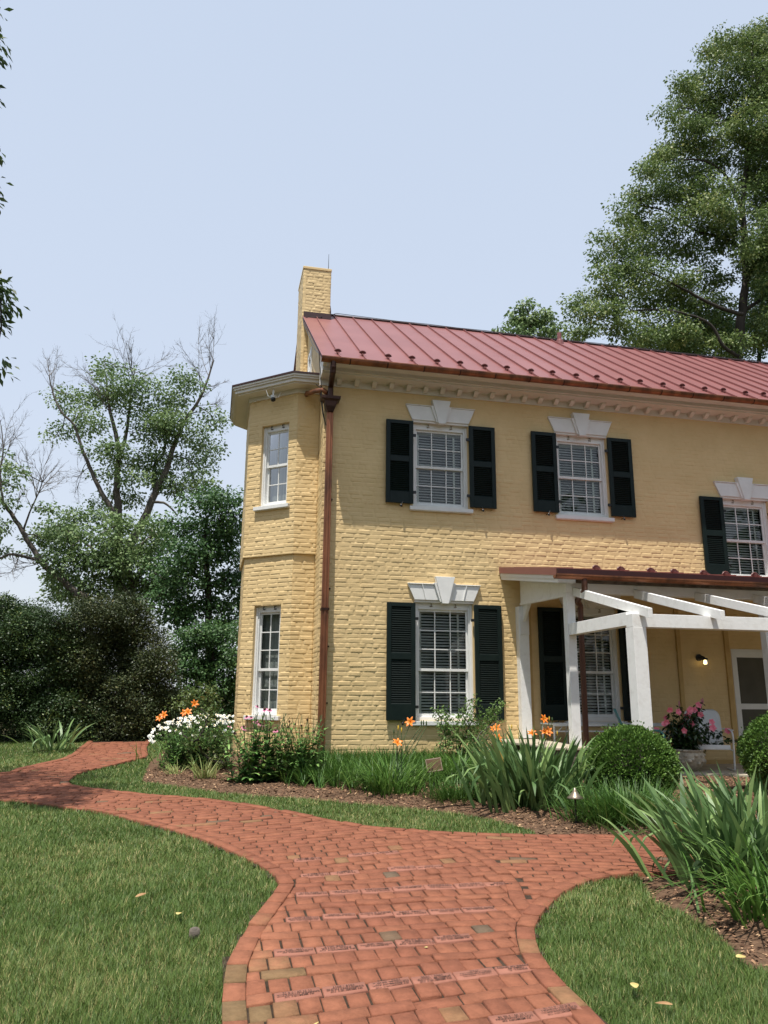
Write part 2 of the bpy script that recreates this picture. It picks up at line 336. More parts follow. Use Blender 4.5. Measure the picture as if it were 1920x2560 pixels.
# ---------------------------------------------------------------- ground, path, beds
def build_ground():
    xs = np.concatenate([[-900, -300, -120, -60], np.linspace(-30, 30, 61), [60, 120, 300, 900]])
    ys = np.concatenate([[-300, -100, -50], np.linspace(-30, 40, 71), [80, 200, 500, 1200]])
    X, Y = np.meshgrid(xs, ys); Z = gz(X, Y) - 0.034
    n, m = X.shape; I = np.arange(n * m).reshape(n, m)
    F = np.stack([I[:-1, :-1], I[:-1, 1:], I[1:, 1:], I[1:, :-1]], -1).reshape(-1, 4)
    o = link('ground', big_mesh('ground', np.stack([X, Y, Z], -1).reshape(-1, 3), F), M['soil'])
    tag(o, kind='structure')
build_ground()

LAWN_L = [(-7.0, -2.0), (-5.2, -2.3), (-4.3, -2.5), (-3.57, -2.84), (-3.25, -3.03), (-2.81, -3.39), (-2.43, -3.69), (-2.1, -4.16), (-1.78, -4.59), (-1.49, -5.07), (-1.23, -5.6), (-1.06, -6.02), (-0.98, -6.39), (-0.99, -6.57), (-1.11, -6.97), (-1.21, -7.29), (-1.29, -7.63), (-1.34, -7.88), (-1.36, -8.12), (-1.37, -8.51), (-1.37, -10.2)]
FAR = [(-7.0, -0.9), (-5.0, -0.85), (-4.11, -0.64), (-4.0, -0.21), (-3.84, 0.37), (-3.67, 0.86), (-3.6, 1.58), (-3.63, 2.4), (-3.7, 4.2)]
HOUSE = [(-2.55, 4.2), (-2.53, 2.69), (-2.41, 1.38), (-2.51, 0.88), (-2.74, 0.28), (-2.99, -0.3), (-3.12, -0.82), (-3.13, -1.4), (-3.04, -1.8), (-2.82, -2.03), (-2.45, -2.34), (-2.06, -2.62), (-1.51, -2.99), (-0.99, -3.47), (-0.46, -4.15), (-0.15, -4.57), (0.2, -4.83), (0.46, -4.99), (0.81, -5.12), (1.27, -5.25), (1.6, -5.32), (2.0, -5.37), (2.34, -5.46), (4.0, -5.75), (6.0, -6.0)]
RIGHT = [(6.0, -7.2), (3.0, -6.8), (1.56, -6.62), (1.3, -6.67), (1.13, -6.73), (0.91, -6.89), (0.69, -7.11), (0.5, -7.36), (0.34, -7.6), (0.22, -7.94), (0.17, -8.17), (0.15, -8.39), (0.15, -8.61), (0.13, -8.78), (0.13, -10.2)]
BAND = [(0.30, -4.92), (0.42, -5.05), (0.53, -5.49), (0.60, -5.95), (0.60, -6.4), (0.55, -6.75), (0.45, -7.1), (0.40, -7.45)]
M_G = [(-2.28, -0.6), (-2.28, -1.3), (-2.23, -1.5), (-2.03, -1.72), (-1.71, -2.05), (-1.34, -2.44), (-0.99, -2.71), (-0.64, -2.86), (-0.25, -3.13), (-0.02, -3.32), (0.26, -3.5), (0.64, -3.77), (0.97, -4.07), (1.23, -4.42), (1.33, -4.73), (1.43, -5.01), (1.36, -5.22)]
M_R = [(1.56, -6.61), (1.44, -6.88), (1.32, -7.21), (1.36, -7.43), (1.33, -7.66), (1.29, -7.96), (1.18, -8.25), (1.25, -8.5), (1.3, -10.2)]
sL, sF, sH, sR, sB, sG, sMR = [smooth_line(p) for p in (LAWN_L, FAR, HOUSE, RIGHT, BAND, M_G, M_R)]
PATH = [tuple(p) for p in sL] + [tuple(p) for p in sR[::-1]] + [tuple(p) for p in sH[::-1]] + [tuple(p) for p in sF[::-1]]
segA = np.array(PATH); segB = np.roll(segA, -1, 0)
WIND = 1.0 if np.sum(segA[:, 0] * segB[:, 1] - segB[:, 0] * segA[:, 1]) > 0 else -1.0
def edge_dist(p, A=segA, B=segB):
    d = B - A; L2 = (d ** 2).sum(1) + 1e-12; t = np.clip(((p - A) * d).sum(1) / L2, 0, 1); q = A + d * t[:, None]
    return np.sqrt(((p - q) ** 2).sum(1)), q

# course slope of the main path (rows swing a little as the path turns)
_sv = [-10.2, -8.3, -7.8, -7.3, -6.8, -6.3, -5.9, -5.4, -4.0, 5]; _ss = [0.13, 0.12, 0.06, 0.01, 0.03, 0.11, 0.20, 0.24, 0.26, 0.26]
def warp(x, v): return v + np.interp(v, _sv, _ss) * (x + 0.4)

TEXTS = {
 0: {4: "IN MEMORY OF\nLOU GUADAGNOLI\n1 21 30 - 2 22 18", 5: "IN MEMORY OF\nSUE GUADAGNOLI\n6 6 42 - 4 15 18"},
 1: {0: "IN MEMORY OF\nBARBARA O'CONNOR\n11 21 29 - 7 8 18", 1: "IN MEMORY OF\nCHRISTIAN FINNE\n1919 - 2017", 2: "IN MEMORY OF\nDAVID M. STACK\n1939 - 2018", 3: "IN MEMORY OF\nJAMES M. LEWEK\n1952 - 1996", 4: "LOUIS H. BERGIN\nGISELLA M. BERGIN\nWWII", 5: "JOHN L. C.\nUSMA 49\nFATHER OF SEVEN"},
 2: {0: "IN MEMORY OF\nJOHN RICHARD KIRK\n1940 - 2018", 1: "IN MEMORY OF\nPAUL LESTER\n1926 2017", 2: "IN MEMORY OF\nSTEPHEN J. CARROLL\n1930 - 2018", 3: "IN HONOR OF\nL'ERMITAGE\n18 12 09", 4: "IN MEMORY OF\nGEORGE STEVENS\n1934 2018"},
 3: {0: "IN MEMORY OF\nSYLVIA D SHOUP\n1937 2017", 1: "S PAUL KRIKORIAN\nWWII - KOREA", 2: "JAMES J. &\nMOLLY B WIENS", 3: "10TH ARM D\n1942 1945", 4: "ED SEIPP\nMARCH 15 2018", 5: "IN MEMORY OF\nTONY AMBROSIO"},
 4: {0: "IN MEMORY OF\nH. BELL 2018", 1: "H. PILLSBURY\nCOL U.S. ARMY\n2017", 2: "DONALD\nMORGAN", 3: "IN MEMORY OF\nROBERT G. WEST", 4: "CHARLES\nWARREN", 5: "H. CARVER\n1922 2017", 6: "CMSGT M.\nUSAF"},
 5: {0: "THE BURNS\nFAMILY", 1: "THE HILL\nFAMILY", 3: "IN MEMORY OF\nR. J. COLE", 4: "IN HONOR OF\nDAD"},
 6: {0: "IN MEMORY\nOF MOM", 2: "A. B. REED\n1931 2016", 3: "IN HONOR OF\nM. KANE"},
}
INS_V0 = -8.74; PERIOD = 0.482
path_root = None

def brick_verts(c, u, v, hl, hw, ztop, tilt, poly=None):
    """poly: list of 2d points (already clipped) of the brick outline"""
    return poly

def clip_half(poly, p, n):
    """keep the part of a convex polygon with (q-p).n >= 0"""
    out = []
    for i in range(len(poly)):
        a = poly[i]; b = poly[(i + 1) % len(poly)]; da = (a - p) @ n; db = (b - p) @ n
        if da >= 0: out.append(a)
        if (da >= 0) != (db >= 0): out.append(a + (b - a) * (da / (da - db)))
    return out

class Bricks:
    def __init__(s): s.V = []; s.F = {}; s.R = {}
    def add(s, poly, r, top=0.0, thick=0.05):
        n = len(poly)
        if n < 3: return
        poly = np.array(poly); c = poly.mean(0)
        area = 0.5 * abs(np.dot(poly[:, 0], np.roll(poly[:, 1], -1)) - np.dot(poly[:, 1], np.roll(poly[:, 0], -1)))
        if area < 0.0006: return
        if np.cross(poly[1] - poly[0], poly[2] - poly[1]) < 0: poly = poly[::-1]
        z = gz(poly[:, 0], poly[:, 1]) + top + random.gauss(0, 0.0028) + (poly - c) @ np.array([random.gauss(0, 0.018), random.gauss(0, 0.018)])
        d = poly - c; L = np.sqrt((d ** 2).sum(1, keepdims=True)) + 1e-9; ins = c + d * (1 - 0.0042 / L)
        b = len(s.V)
        s.V += [(*p, q - 0.006) for p, q in zip(poly, z)] + [(*p, q) for p, q in zip(ins, z)] + [(*p, q - thick) for p, q in zip(poly, z)]
        s.F.setdefault(n, []).append([b + n + i for i in range(n)]); s.R.setdefault(n, []).append(r)
        for i in range(n):
            j = (i + 1) % n
            s.F.setdefault(4, []).append([b + i, b + j, b + n + j, b + n + i]); s.R.setdefault(4, []).append(r)
            s.F[4].append([b + 2 * n + i, b + 2 * n + j, b + j, b + i]); s.R[4].append(r)
    def build(s, name, m, parent=None):
        ks = sorted(s.F); me = big_mesh(name, s.V, [np.array(s.F[k]) for k in ks], np.concatenate([s.R[k] for k in ks]))
        return link(name, me, m, parent)

def brick_r(x, y):
    """colour key: mostly red-orange, mossy along the left foreground edge, a few grey ones"""
    r = random.random()
    moss = max(0.0, 1 - (x + 1.30) / 0.55) * max(0.0, min(1.0, (-6.6 - y) / 1.4))
    if moss > 0.05: return min(1.0, 0.50 + 0.5 * min(1, moss * (0.28 + 1.2 * random.random())) + random.gauss(0, 0.05))
    if r < 0.015: return random.random() * 0.08
    if r < 0.04: return 0.84 + 0.08 * random.random()
    return 0.14 + 0.62 * (0.5 * random.random() + 0.5 * float(fbm(np.array([x * 0.9]), np.array([y * 0.9]))[0] * 1.05))

def build_path():
    global path_root
    bk = Bricks(); eng = []
    band = np.array([tuple(p) for p in sB]); bA, bB = band[:-1], band[1:]
    def side_of_band(p):   # + : branch side
        d, q = edge_dist(p, bA, bB); i = d.argmin(); t = bB[i] - bA[i]
        return d.min(), np.cross(t, p - bA[i]) > 0, bA[i], t / np.linalg.norm(t)
    def finish(poly, c, r, main, top=0.0):
        d, q = edge_dist(c)
        ins = in1(c, segA, segB)
        if not ins and d.min() > 0.08: return None
        for i in np.where(d < 0.24)[0]:
            A, B = segA[i], segB[i]; t = B - A; L = np.linalg.norm(t)
            if L < 1e-6: continue
            n = np.array([-t[1], t[0]]) / L * WIND
            pr = (c - A) @ t / L
            if d[i] > d.min() + 0.01 and not (-0.02 < pr < L + 0.02): continue
            poly = clip_half(poly, A + n * 0.100, n)
            if len(poly) < 3: return None
        if -7.5 < c[1] < -4.8 and c[0] > -0.5:
            bd, _, bp, bt = side_of_band(c); n = np.array([-bt[1], bt[0]])
            if main: n = -n
            if bd < 0.3: poly = clip_half(poly, bp + n * (0.052), n)
            if len(poly) < 3: return None
        bk.add(poly, r, top); return poly
    # main path
    g = 0.0045
    v = INS_V0 - 2 * PERIOD; row = -2
    rows = []
    while v < 4.3:
        for k, dep in enumerate((0.096, 0.145, 0.096, 0.145) if v < -5.6 else (0.098,) * 5):
            rows.append((v, dep, k, row)); v += dep
        row += 1
    for v0, dep, k, row in rows:
        far = v0 > -5.6
        step = 0.21 if k in (0, 2) or (far and random.random() < 0.75) else 0.104
        x = -7.2 + random.random() * step
        if k == 0 and not far:  # inscribed courses start at fixed x
            x = [-1.15, -1.15, -1.11, -1.01, -0.9, -0.82, -0.82, -0.8][min(max(row, 0), 7)] - 30 * 0.21
        i = -30
        while x < 1.2:
            w = step * (1 + random.gauss(0, 0.03)) if not (k == 0 and not far) else step
            gg = g * (0.4 + 1.5 * random.random() ** 2)
            xs = np.array([x + gg, x + w - gg, x + w - gg, x + gg]); vs = np.array([v0 + gg, v0 + gg, v0 + dep - gg, v0 + dep - gg]) + random.gauss(0, 0.002)
            sk = random.gauss(0, 0.012); vs = vs + (xs - xs.mean()) * sk; ys = warp(xs, vs); c = np.array([xs.mean(), ys.mean()])
            x += w; idx = i; i += 1
            if c[0] > 0.75 or (c[0] > -0.5 and -7.5 < c[1] < -4.8 and side_of_band(c)[1]): continue
            poly = [np.array(q) for q in zip(xs, ys)]
            txt = TEXTS.get(row, {}).get(idx) if (k == 0 and not far) else None
            if txt:
                if in1(c, segA, segB) and edge_dist(c)[0].min() > 0.1: eng.append((poly, c, txt, math.atan2(ys[1] - ys[0], xs[1] - xs[0])))
            else: finish(poly, c, brick_r(*c), True)
    # branch to the porch: rows turned
    a = R(-14); ua = np.array([math.cos(a), math.sin(a)]); na = np.array([-ua[1], ua[0]])
    for r_ in range(-30, 30):
        x = -1 + (r_ % 2) * 0.105 + random.random() * 0.03
        while x < 7.5:
            p = np.array([0.0, -6.0]) + na * r_ * 0.102
            gg = g * (0.6 + random.random())
            poly = [p + ua * (x + gg) + na * gg, p + ua * (x + 0.21 - gg) + na * gg, p + ua * (x + 0.21 - gg) + na * (0.102 - gg), p + ua * (x + gg) + na * (0.102 - gg)]
            c = sum(poly) / 4; x += 0.21
            if c[0] < 0.2 or not (-7.6 < c[1] < -4.7) or not side_of_band(c)[1]: continue
            finish(poly, c, brick_r(*c), False)
    # edging courses
    def edging(line, side, w=0.098, off=0.0, top=0.006, step=0.205):
        line = [np.asarray(p) for p in line]; L = np.concatenate([[0], np.cumsum([np.linalg.norm(line[i + 1] - line[i]) for i in range(len(line) - 1)])])
        def P(s): return np.array([np.interp(s, L, [p[0] for p in line]), np.interp(s, L, [p[1] for p in line])])
        s = 0.0
        while s < L[-1] - 0.03:
            e = min(s + step * (1 + random.gauss(0, 0.03)), L[-1]); A, B = P(s + 0.004), P(e - 0.004); t = (B - A) / (np.linalg.norm(B - A) + 1e-9); n = np.array([-t[1], t[0]]) * side
            poly = [A + n * off, B + n * off, B + n * (off + w), A + n * (off + w)]
            c = sum(poly) / 4
            bk.add(poly, brick_r(c[0] - 0.1, c[1]), top + random.gauss(0, 0.002)); s = e
    edging(sL, 1); edging(sR, -1, top=0.006); edging(sH, -1); edging(sF, 1 if False else -1)
    edging(sB, 1, off=-0.049, top=0.003)
    # base sheet under the bricks
    P = np.array(PATH); z = gz(P[:, 0], P[:, 1]) - 0.014
    me = bpy.data.meshes.new('joint_sand'); 
    gx, gy = np.meshgrid(np.arange(-7.2, 6.2, 0.08), np.arange(-10.3, 4.4, 0.08)); Q = np.stack([gx.ravel(), gy.ravel()], 1)
    n_, m_ = gx.shape; I = np.arange(n_ * m_).reshape(n_, m_); F = np.stack([I[:-1, :-1], I[:-1, 1:], I[1:, 1:], I[1:, :-1]], -1).reshape(-1, 4)
    cc = Q[F].mean(1); keep = inpoly(cc, PATH); F = F[keep]
    root = bk.build('brick_path', M['brick']); tag(root, 'curving red brick garden path with inscribed memorial bricks', 'path', kind='structure'); path_root = root
    zz = gz(Q[:, 0], Q[:, 1]) - 0.012 + 0.004 * fbm(Q[:, 0] * 6, Q[:, 1] * 6)
    used = np.unique(F); mp = np.full(len(Q), -1); mp[used] = np.arange(len(used))
    link('joint_sand', big_mesh('joint_sand', np.column_stack([Q, zz])[used], mp[F]), M['joint'], root)
    for poly, c, txt, ang in eng:
        b2 = Bricks(); b2.add(poly, 0.5, 0.002); eb = b2.build('engraved_brick', M['brick_new'], root)
        cu = bpy.data.curves.new('t', 'FONT'); cu.body = txt; cu.align_x = 'CENTER'; cu.align_y = 'CENTER'; cu.space_line = 0.95
        nl = txt.count('\n') + 1; wid = max(len(q) for q in txt.split('\n'))
        cu.size = min(0.031 if nl == 3 else 0.036, 0.185 / (wid * 0.58)); cu.offset = 0.0004
        to = bpy.data.objects.new('t', cu); col.objects.link(to); bpy.context.view_layer.update()
        me = bpy.data.meshes.new_from_object(to.evaluated_get(bpy.context.evaluated_depsgraph_get())); bpy.data.objects.remove(to)
        zt = max(p[2] for p in b2.V) + 0.0012
        me.transform(Matrix.Translation((c[0], c[1], zt)) @ Matrix.Rotation(math.atan(0.033), 4, 'X') @ Matrix.Rotation(ang + math.pi, 4, 'Z'))
        me.name = 'inscription'; link('inscription', me, M['letter'], eb)
build_path()

HBED = [tuple(p) for p in sG] + [(1.6, -5.30), (2.34, -5.43), (4.0, -5.72), (6.0, -5.95), (10, -6), (10, -2.35), (7.2, -2.3), (5.9, -1.72), (5.2, -1.46), (3.7, -1.9), (3.05, -1.95), (3.02, 0.05), (0.0, 0.5), (-0.3, 1.6), (-1.6, 3.0), (-2.25, 2.0), (-2.32, 0.6), (-2.3, -0.2)]
RBED = [tuple(p) for p in sMR] + [(6, -10.2), (6, -7.22), (3.0, -6.83)]
STRIP = [tuple(p) for p in sH if p[0] < 1.36 and p[1] < 4.3] + [(1.36, -5.24)] + [tuple(p) for p in sG[::-1]] + [(-2.3, -0.2), (-2.32, 0.6), (-2.25, 2.0), (-2.2, 4.2)]
RLAWN = [tuple(p) for p in sR if p[0] <= 1.57] + [tuple(p) for p in sMR[::-1]]
LLAWN = [tuple(p) for p in sL] + [(-9.5, -10.2), (-9.5, -2.0)]
FLAWN = [tuple(p) for p in sF] + [(-9.5, 4.2), (-9.5, -0.9)]

def build_bed(name, poly, label, dens):
    P = np.array(poly); lo_, hi_ = P.min(0), P.max(0); st = 0.05
    gx, gy = np.meshgrid(np.arange(lo_[0] - st, hi_[0] + 2 * st, st), np.arange(lo_[1] - st, hi_[1] + 2 * st, st)); Q = np.stack([gx.ravel(), gy.ravel()], 1)
    n, m = gx.shape; I = np.arange(n * m).reshape(n, m); F = np.stack([I[:-1, :-1], I[:-1, 1:], I[1:, 1:], I[1:, :-1]], -1).reshape(-1, 4)
    F = F[inpoly(Q[F].mean(1), poly)]
    A, B = P, np.roll(P, -1, 0)
    def height(q):
        d = np.full(len(q), 9.0)
        for a, b in zip(A, B):
            t = np.clip(((q - a) @ (b - a)) / (((b - a) ** 2).sum() + 1e-9), 0, 1); d = np.minimum(d, np.sqrt(((q - a - t[:, None] * (b - a)) ** 2).sum(1)))
        return gz(q[:, 0], q[:, 1]) - 0.028 + 0.05 * np.minimum(1, d / 0.35) + 0.03 * (fbm(q[:, 0] * 5, q[:, 1] * 5) - 0.45) * np.minimum(1, d / 0.15)
    used = np.unique(F); mp = np.full(len(Q), -1); mp[used] = np.arange(len(used)); Qu = Q[used]
    o = link(name, big_mesh(name, np.column_stack([Qu, height(Qu)]), mp[F], smooth=True), M['mulch_soil']); tag(o, label, 'mulch bed', kind='structure')
    # loose bark chips, denser towards the camera
    N = int(dens); q = rng.random((N * 3, 2)) * (hi_ - lo_) + lo_
    vis = q[:, 1] < -0.2 - 0.0 * q[:, 0]; q = q[inpoly(q, poly) & vis][:N]
    z = height(q) + 0.004; L = 0.008 + 0.020 * rng.random(len(q)) ** 2; W = 0.003 + 0.005 * rng.random(len(q)); a = rng.random(len(q)) * 6.28
    u = np.stack([np.cos(a), np.sin(a), rng.normal(0, 0.25, len(q))], 1); w = np.stack([-np.sin(a), np.cos(a), rng.normal(0, 0.35, len(q))], 1)
    c = np.column_stack([q, z]); V = np.stack([c - u * L[:, None] - w * W[:, None], c + u * L[:, None] - w * W[:, None] * 0.6, c + u * L[:, None] + w * W[:, None], c - u * L[:, None] + w * W[:, None]], 1).reshape(-1, 3)
    link('bark_chips', big_mesh('bark_chips', V, np.arange(len(V)).reshape(-1, 4), rng.random(len(q))), M['chips'], o)['kind'] = 'stuff'
build_bed('mulch_bed', HBED, 'brown bark mulch bed along the yellow house wall', 42000)
build_bed('mulch_bed', RBED, 'brown bark mulch bed at the right edge', 16000)

# ---------------------------------------------------------------- strap leaves (grass, iris, daylily ...)
def straps(base, az, th0, th1, L, W, k=4, prof='taper', twist=None, power=1.0):
    """curved strips; th = angle from vertical at base / tip. returns V, F, nseg"""
    n = len(az); t = np.linspace(0, 1, k); P = np.zeros((n, k, 3)); P[:, 0] = base
    for i in range(1, k):
        tm = ((t[i] + t[i - 1]) / 2) ** power; th = th0 + (th1 - th0) * tm; d = L / (k - 1)
        P[:, i, 0] = P[:, i - 1, 0] + np.sin(th) * np.cos(az) * d; P[:, i, 1] = P[:, i - 1, 1] + np.sin(th) * np.sin(az) * d; P[:, i, 2] = P[:, i - 1, 2] + np.cos(th) * d
    sa = az + math.pi / 2 + (twist if twist is not None else 0)
    S = np.stack([np.cos(sa), np.sin(sa), np.zeros(n)], 1)
    if prof == 'taper': w = (1 - t) ** 0.7 + 0.03
    elif prof == 'sword': w = np.minimum(1, 0.75 + t) * np.sqrt(np.clip(1 - t ** 3.2, 0, 1)) + 0.02
    elif prof == 'leaf': w = np.sin(np.pi * np.clip(t * 0.93 + 0.05, 0, 1)) ** 0.8 + 0.03
    else: w = np.ones(k)
    off = S[:, None, :] * (W[:, None] * w[None] * 0.5)[:, :, None]
    V = np.stack([P - off, P + off], 2).reshape(n, k * 2, 3)
    b = (np.arange(n) * k * 2)[:, None]
    F = np.concatenate([np.stack([b[:, 0] + 2 * i, b[:, 0] + 2 * i + 1, b[:, 0] + 2 * i + 3, b[:, 0] + 2 * i + 2], 1)[:, None] for i in range(k - 1)], 1).reshape(-1, 4)
    return V.reshape(-1, 3), F, P

def grass(name, label, poly, dens, hgt, ymax=9, wid=0.0028, k=3):
    P = np.array(poly); lo_, hi_ = P.min(0), P.max(0); hi_ = np.minimum(hi_, [9, ymax]); lo_ = np.maximum(lo_, [-5.6, -9.3])
    N = int(dens * np.prod(hi_ - lo_)); q = rng.random((N, 2)) * (hi_ - lo_) + lo_
    q = q[inpoly(q, poly)]
    d = np.hypot(q[:, 0] - CAM[0], q[:, 1] - CAM[1]); keep = rng.random(len(q)) < np.clip((4.2 / d) ** 1.5, 0.10, 1); q = q[keep]; d = d[keep]
    # keep what can come near the picture
    az = np.arctan2(q[:, 0] - CAM[0], q[:, 1] - CAM[1]) - YAW; q = q[np.abs(az) < R(36)]; n = len(q); d = np.hypot(q[:, 0] - CAM[0], q[:, 1] - CAM[1])
    pt = fbm(q[:, 0] * 1.3, q[:, 1] * 1.3); cl = fbm(q[:, 0] * 7, q[:, 1] * 7)
    L = hgt * (0.4 + 0.75 * rng.random(n)) * (0.55 + 1.0 * cl); W = wid * np.clip(d / 4.0, 1, 3.2) * (0.7 + 0.6 * rng.random(n))
    a = rng.random(n) * 6.283 + 0.0; lean = np.abs(rng.normal(0.25, 0.22, n))
    V, F, _ = straps(np.column_stack([q, gz(q[:, 0], q[:, 1]) - 0.036]), a, lean, lean + 0.5 + 0.6 * rng.random(n), L, W, k=k)
    r = np.clip(0.12 + 0.62 * rng.random(n) * (0.30 + 1.4 * pt) + 0.25 * (cl - 0.45), 0, 0.86); dry = rng.random(n) < (0.06 + 0.16 * np.clip(pt - 0.42, 0, 1) * 2); r = np.where(dry, 0.9 + 0.1 * rng.random(n), r)
    o = link(name, big_mesh(name, V, F, np.repeat(r, k - 1)), M['grass']); tag(o, label, 'lawn', kind='stuff')
    return n
grass('lawn_grass', 'mown green lawn left of the brick path in the foreground', LLAWN, 25000, 0.058)
grass('lawn_grass', 'strip of mown grass between the brick path and mulch bed', STRIP, 24000, 0.052)
grass('lawn_grass', 'small lawn tongue with yellow leaves right of the brick path', RLAWN, 26000, 0.058)
grass('lawn_grass', 'patch of lawn in front of the dark hedge', FLAWN, 20000, 0.046)

# ---------------------------------------------------------------- the house
def brick_wall(name, O, u, n, W, H, holes, parent, m, du=0.016, dz=0.008, seed=0, clip=None, us=None, depth=0.0065):
    """painted brick face as real relief: O lower-left corner, u along, n outward; holes (u0,u1,z0,z1) in world z"""
    O = np.asarray(O, float); u = np.asarray(u, float); n = np.asarray(n, float); z0 = O[2]
    U1 = np.linspace(0, W, max(2, int(W / du) + 1)) if us is None else us
    Z1 = np.linspace(0, H, max(2, int(H / dz) + 1))
    for (a, b, c, d) in holes:   # snap grid lines to the openings
        for v in (a, b):
            if 0 < v < W: U1[np.abs(U1 - v).argmin()] = v
        for v in (c - z0, d - z0):
            if 0 < v < H: Z1[np.abs(Z1 - v).argmin()] = v
    U, Z = np.meshgrid(U1, Z1); zz = Z + z0 + 0.010 * (fbm(U * 1.3 + seed, Z * 3.0) - 0.5) + 0.004 * (vn(U * 9 + seed, Z * 9) - 0.5)
    CH = 0.0728; c = np.floor(zz / CH).astype(int); f = zz / CH - c
    hd = hsh(c, c * 3 + seed, 1); BL = np.where(hd > 0.86, 0.112, 0.212)
    ub = (U + hsh(c, c + seed, 2) * 0.4 + 0.1) / BL; k = np.floor(ub).astype(int); g = ub - k
    g = g + 0.0
    dzj = np.minimum(f, 1 - f) * CH; duj = np.minimum(g, 1 - g) * BL
    mod = np.clip(1.7 * fbm(U * 3.7 + 5 + seed, Z * 8.0) - 0.12, 0.22, 1.0); hmod = np.clip(2.6 * fbm(U * 3.1 + 9, Z * 8 + seed) - 0.4, 0, 1)
    j = np.maximum(np.exp(-(dzj / 0.0070) ** 2) * mod, np.exp(-(duj / 0.012) ** 2) * np.clip(hmod * 2.0, 0, 1.2))
    bo = (hsh(c, k, 3) - 0.35) * 0.0055; tilt = (f - 0.5) * (hsh(c, k, 4) - 0.5) * 0.006 + (g - 0.5) * (hsh(c, k, 5) - 0.5) * 0.004
    h = (bo + tilt) * (1 - np.clip(j, 0, 1)) - depth * j + 0.0045 * (fbm(U * 8 + seed, Z * 14) - 0.5) + 0.010 * (fbm(U * 0.7, Z * 0.7 + seed) - 0.5)
    P = O + U[..., None] * u + Z[..., None] * np.array([0, 0, 1.0]) + h[..., None] * n
    R_, C_ = U.shape; I = np.arange(R_ * C_).reshape(R_, C_); F = np.stack([I[:-1, :-1], I[:-1, 1:], I[1:, 1:], I[1:, :-1]], -1).reshape(-1, 4)
    cu = U.ravel()[F].mean(1); cz = Z.ravel()[F].mean(1) + z0; keep = np.ones(len(F), bool)
    for (a, b, c_, d) in holes: keep &= ~((cu > a) & (cu < b) & (cz > c_) & (cz < d))
    if clip is not None: keep &= clip(cu, cz)
    F = F[keep]; V = P.reshape(-1, 3)
    # turned-back rim so neighbouring faces meet without a gap
    rim = [I[0, :], I[-1, :][::-1], I[:, 0][::-1], I[:, -1]]; extra = []; nv = len(V); VV = [V]
    for q in rim:
        VV.append(V[q] - n * 0.06); b = nv; nv += len(q)
        extra.append(np.stack([q[1:], q[:-1], b + np.arange(len(q) - 1), b + 1 + np.arange(len(q) - 1)], 1))
    V = np.concatenate(VV); F = np.concatenate([F] + (extra if clip is None else []))
    if np.dot(np.cross(u, [0, 0, 1.0]), n) < 0: F = F[:, ::-1]
    used = np.unique(F); mp = np.full(len(V), -1); mp[used] = np.arange(len(used))
    return link(name, big_mesh(name, V[used], mp[F], smooth=True), m, parent)

XC = 0.09
house = empty('brick_house', (XC, 0, 0.3), 'yellow painted two storey brick house with red metal roof', 'house')
SUN_X = np.array([1.0, 0, 0]); NY = np.array([0, -1.0, 0])
# openings: centre x, sill top, head, half width
WIN = dict(up1=(2.098, 4.375, 5.855), up2=(4.694, 4.375, 5.855), up3=(7.91, 3.405, 4.885), dn1=(2.131, 0.94, 2.79), dn2=(4.694, 0.94, 2.79))
HW = 0.487
DOOR = (7.33, 8.36, 0.27, 2.16)
holes = [(c - HW - XC, c + HW - XC, a, b) for c, a, b in WIN.values()] + [(DOOR[0] - XC, DOOR[1] - XC, DOOR[2], DOOR[3])]
us = np.concatenate([np.arange(0, 9.2, 0.0155), np.arange(9.2, 12.85, 0.06)])
brick_wall('front_wall', (XC, 0, 0.12), (1, 0, 0), (0, -1, 0), us[-1], 6.30, holes, house, M['wall'], us=us, dz=0.0066, seed=3, depth=0.0052)
XR = XC + us[-1]
EAVE_Z, RIDGE_Y, RIDGE_Z = 6.66, 3.5, 9.52
slope = (RIDGE_Z - EAVE_Z) / (RIDGE_Y + 0.50)
def roof_z(y): return EAVE_Z + slope * (y + 0.50) if y <= RIDGE_Y else RIDGE_Z - slope * (y - RIDGE_Y)
rz = np.vectorize(roof_z)
GW = (2.05, 2.6, 7.2, 8.05)   # attic window in the gable (distance from front wall)
brick_wall('gable_wall', (XC, 7.0, 0.12), (0, -1, 0), (-1, 0, 0), 7.0, 9.3, [(7 - GW[1], 7 - GW[0], GW[2], GW[3])], house, M['wall'], du=0.025, dz=0.009, seed=11, clip=lambda a, z: z < rz(7 - a) - 0.06)
b = MB(); b.box(XR - 0.06, XR, 0.02, 7.0, 0.1, 6.5); b.box(XC + 0.05, XR, 6.94, 7.0, 0.1, 6.5)
b.prism([(XR - 0.06, 0.02, 6.5), (XR - 0.06, 7.0, 6.5), (XR - 0.06, RIDGE_Y, 9.45)], (0.058, 0, 0)); b.build('rear_wall', M['wall'], house)
b = MB(); b.box(XC + 0.4, XR - 0.3, 0.45, 0.5, 0.1, 6.4); b.box(XC + 0.4, XR - 0.3, 0.06, 0.45, 3.2, 3.3); b.box(XC + 0.30, XC + 0.35, 0.06, 6.8, 0.1, 6.4); b.build('unlit_room_sheet', M['dark_room'], house)  # backing sheets painted near black for the unlit rooms behind the panes
b = MB()   # masonry reveals of the front openings
for h in holes:
    x0, x1, z0, z1 = h[0] + XC, h[1] + XC, h[2], h[3]
    b = MB(); b.box(x0 - 0.05, x0, -0.002, 0.16, z0, z1); b.box(x1, x1 + 0.05, -0.002, 0.16, z0, z1); b.box(x0 - 0.05, x1 + 0.05, 0.004, 0.16, z1, z1 + 0.05); b.box(x0 - 0.05, x1 + 0.05, 0.004, 0.16, z0 - 0.05, z0); b.build('wall_reveal', M['wall'], house)

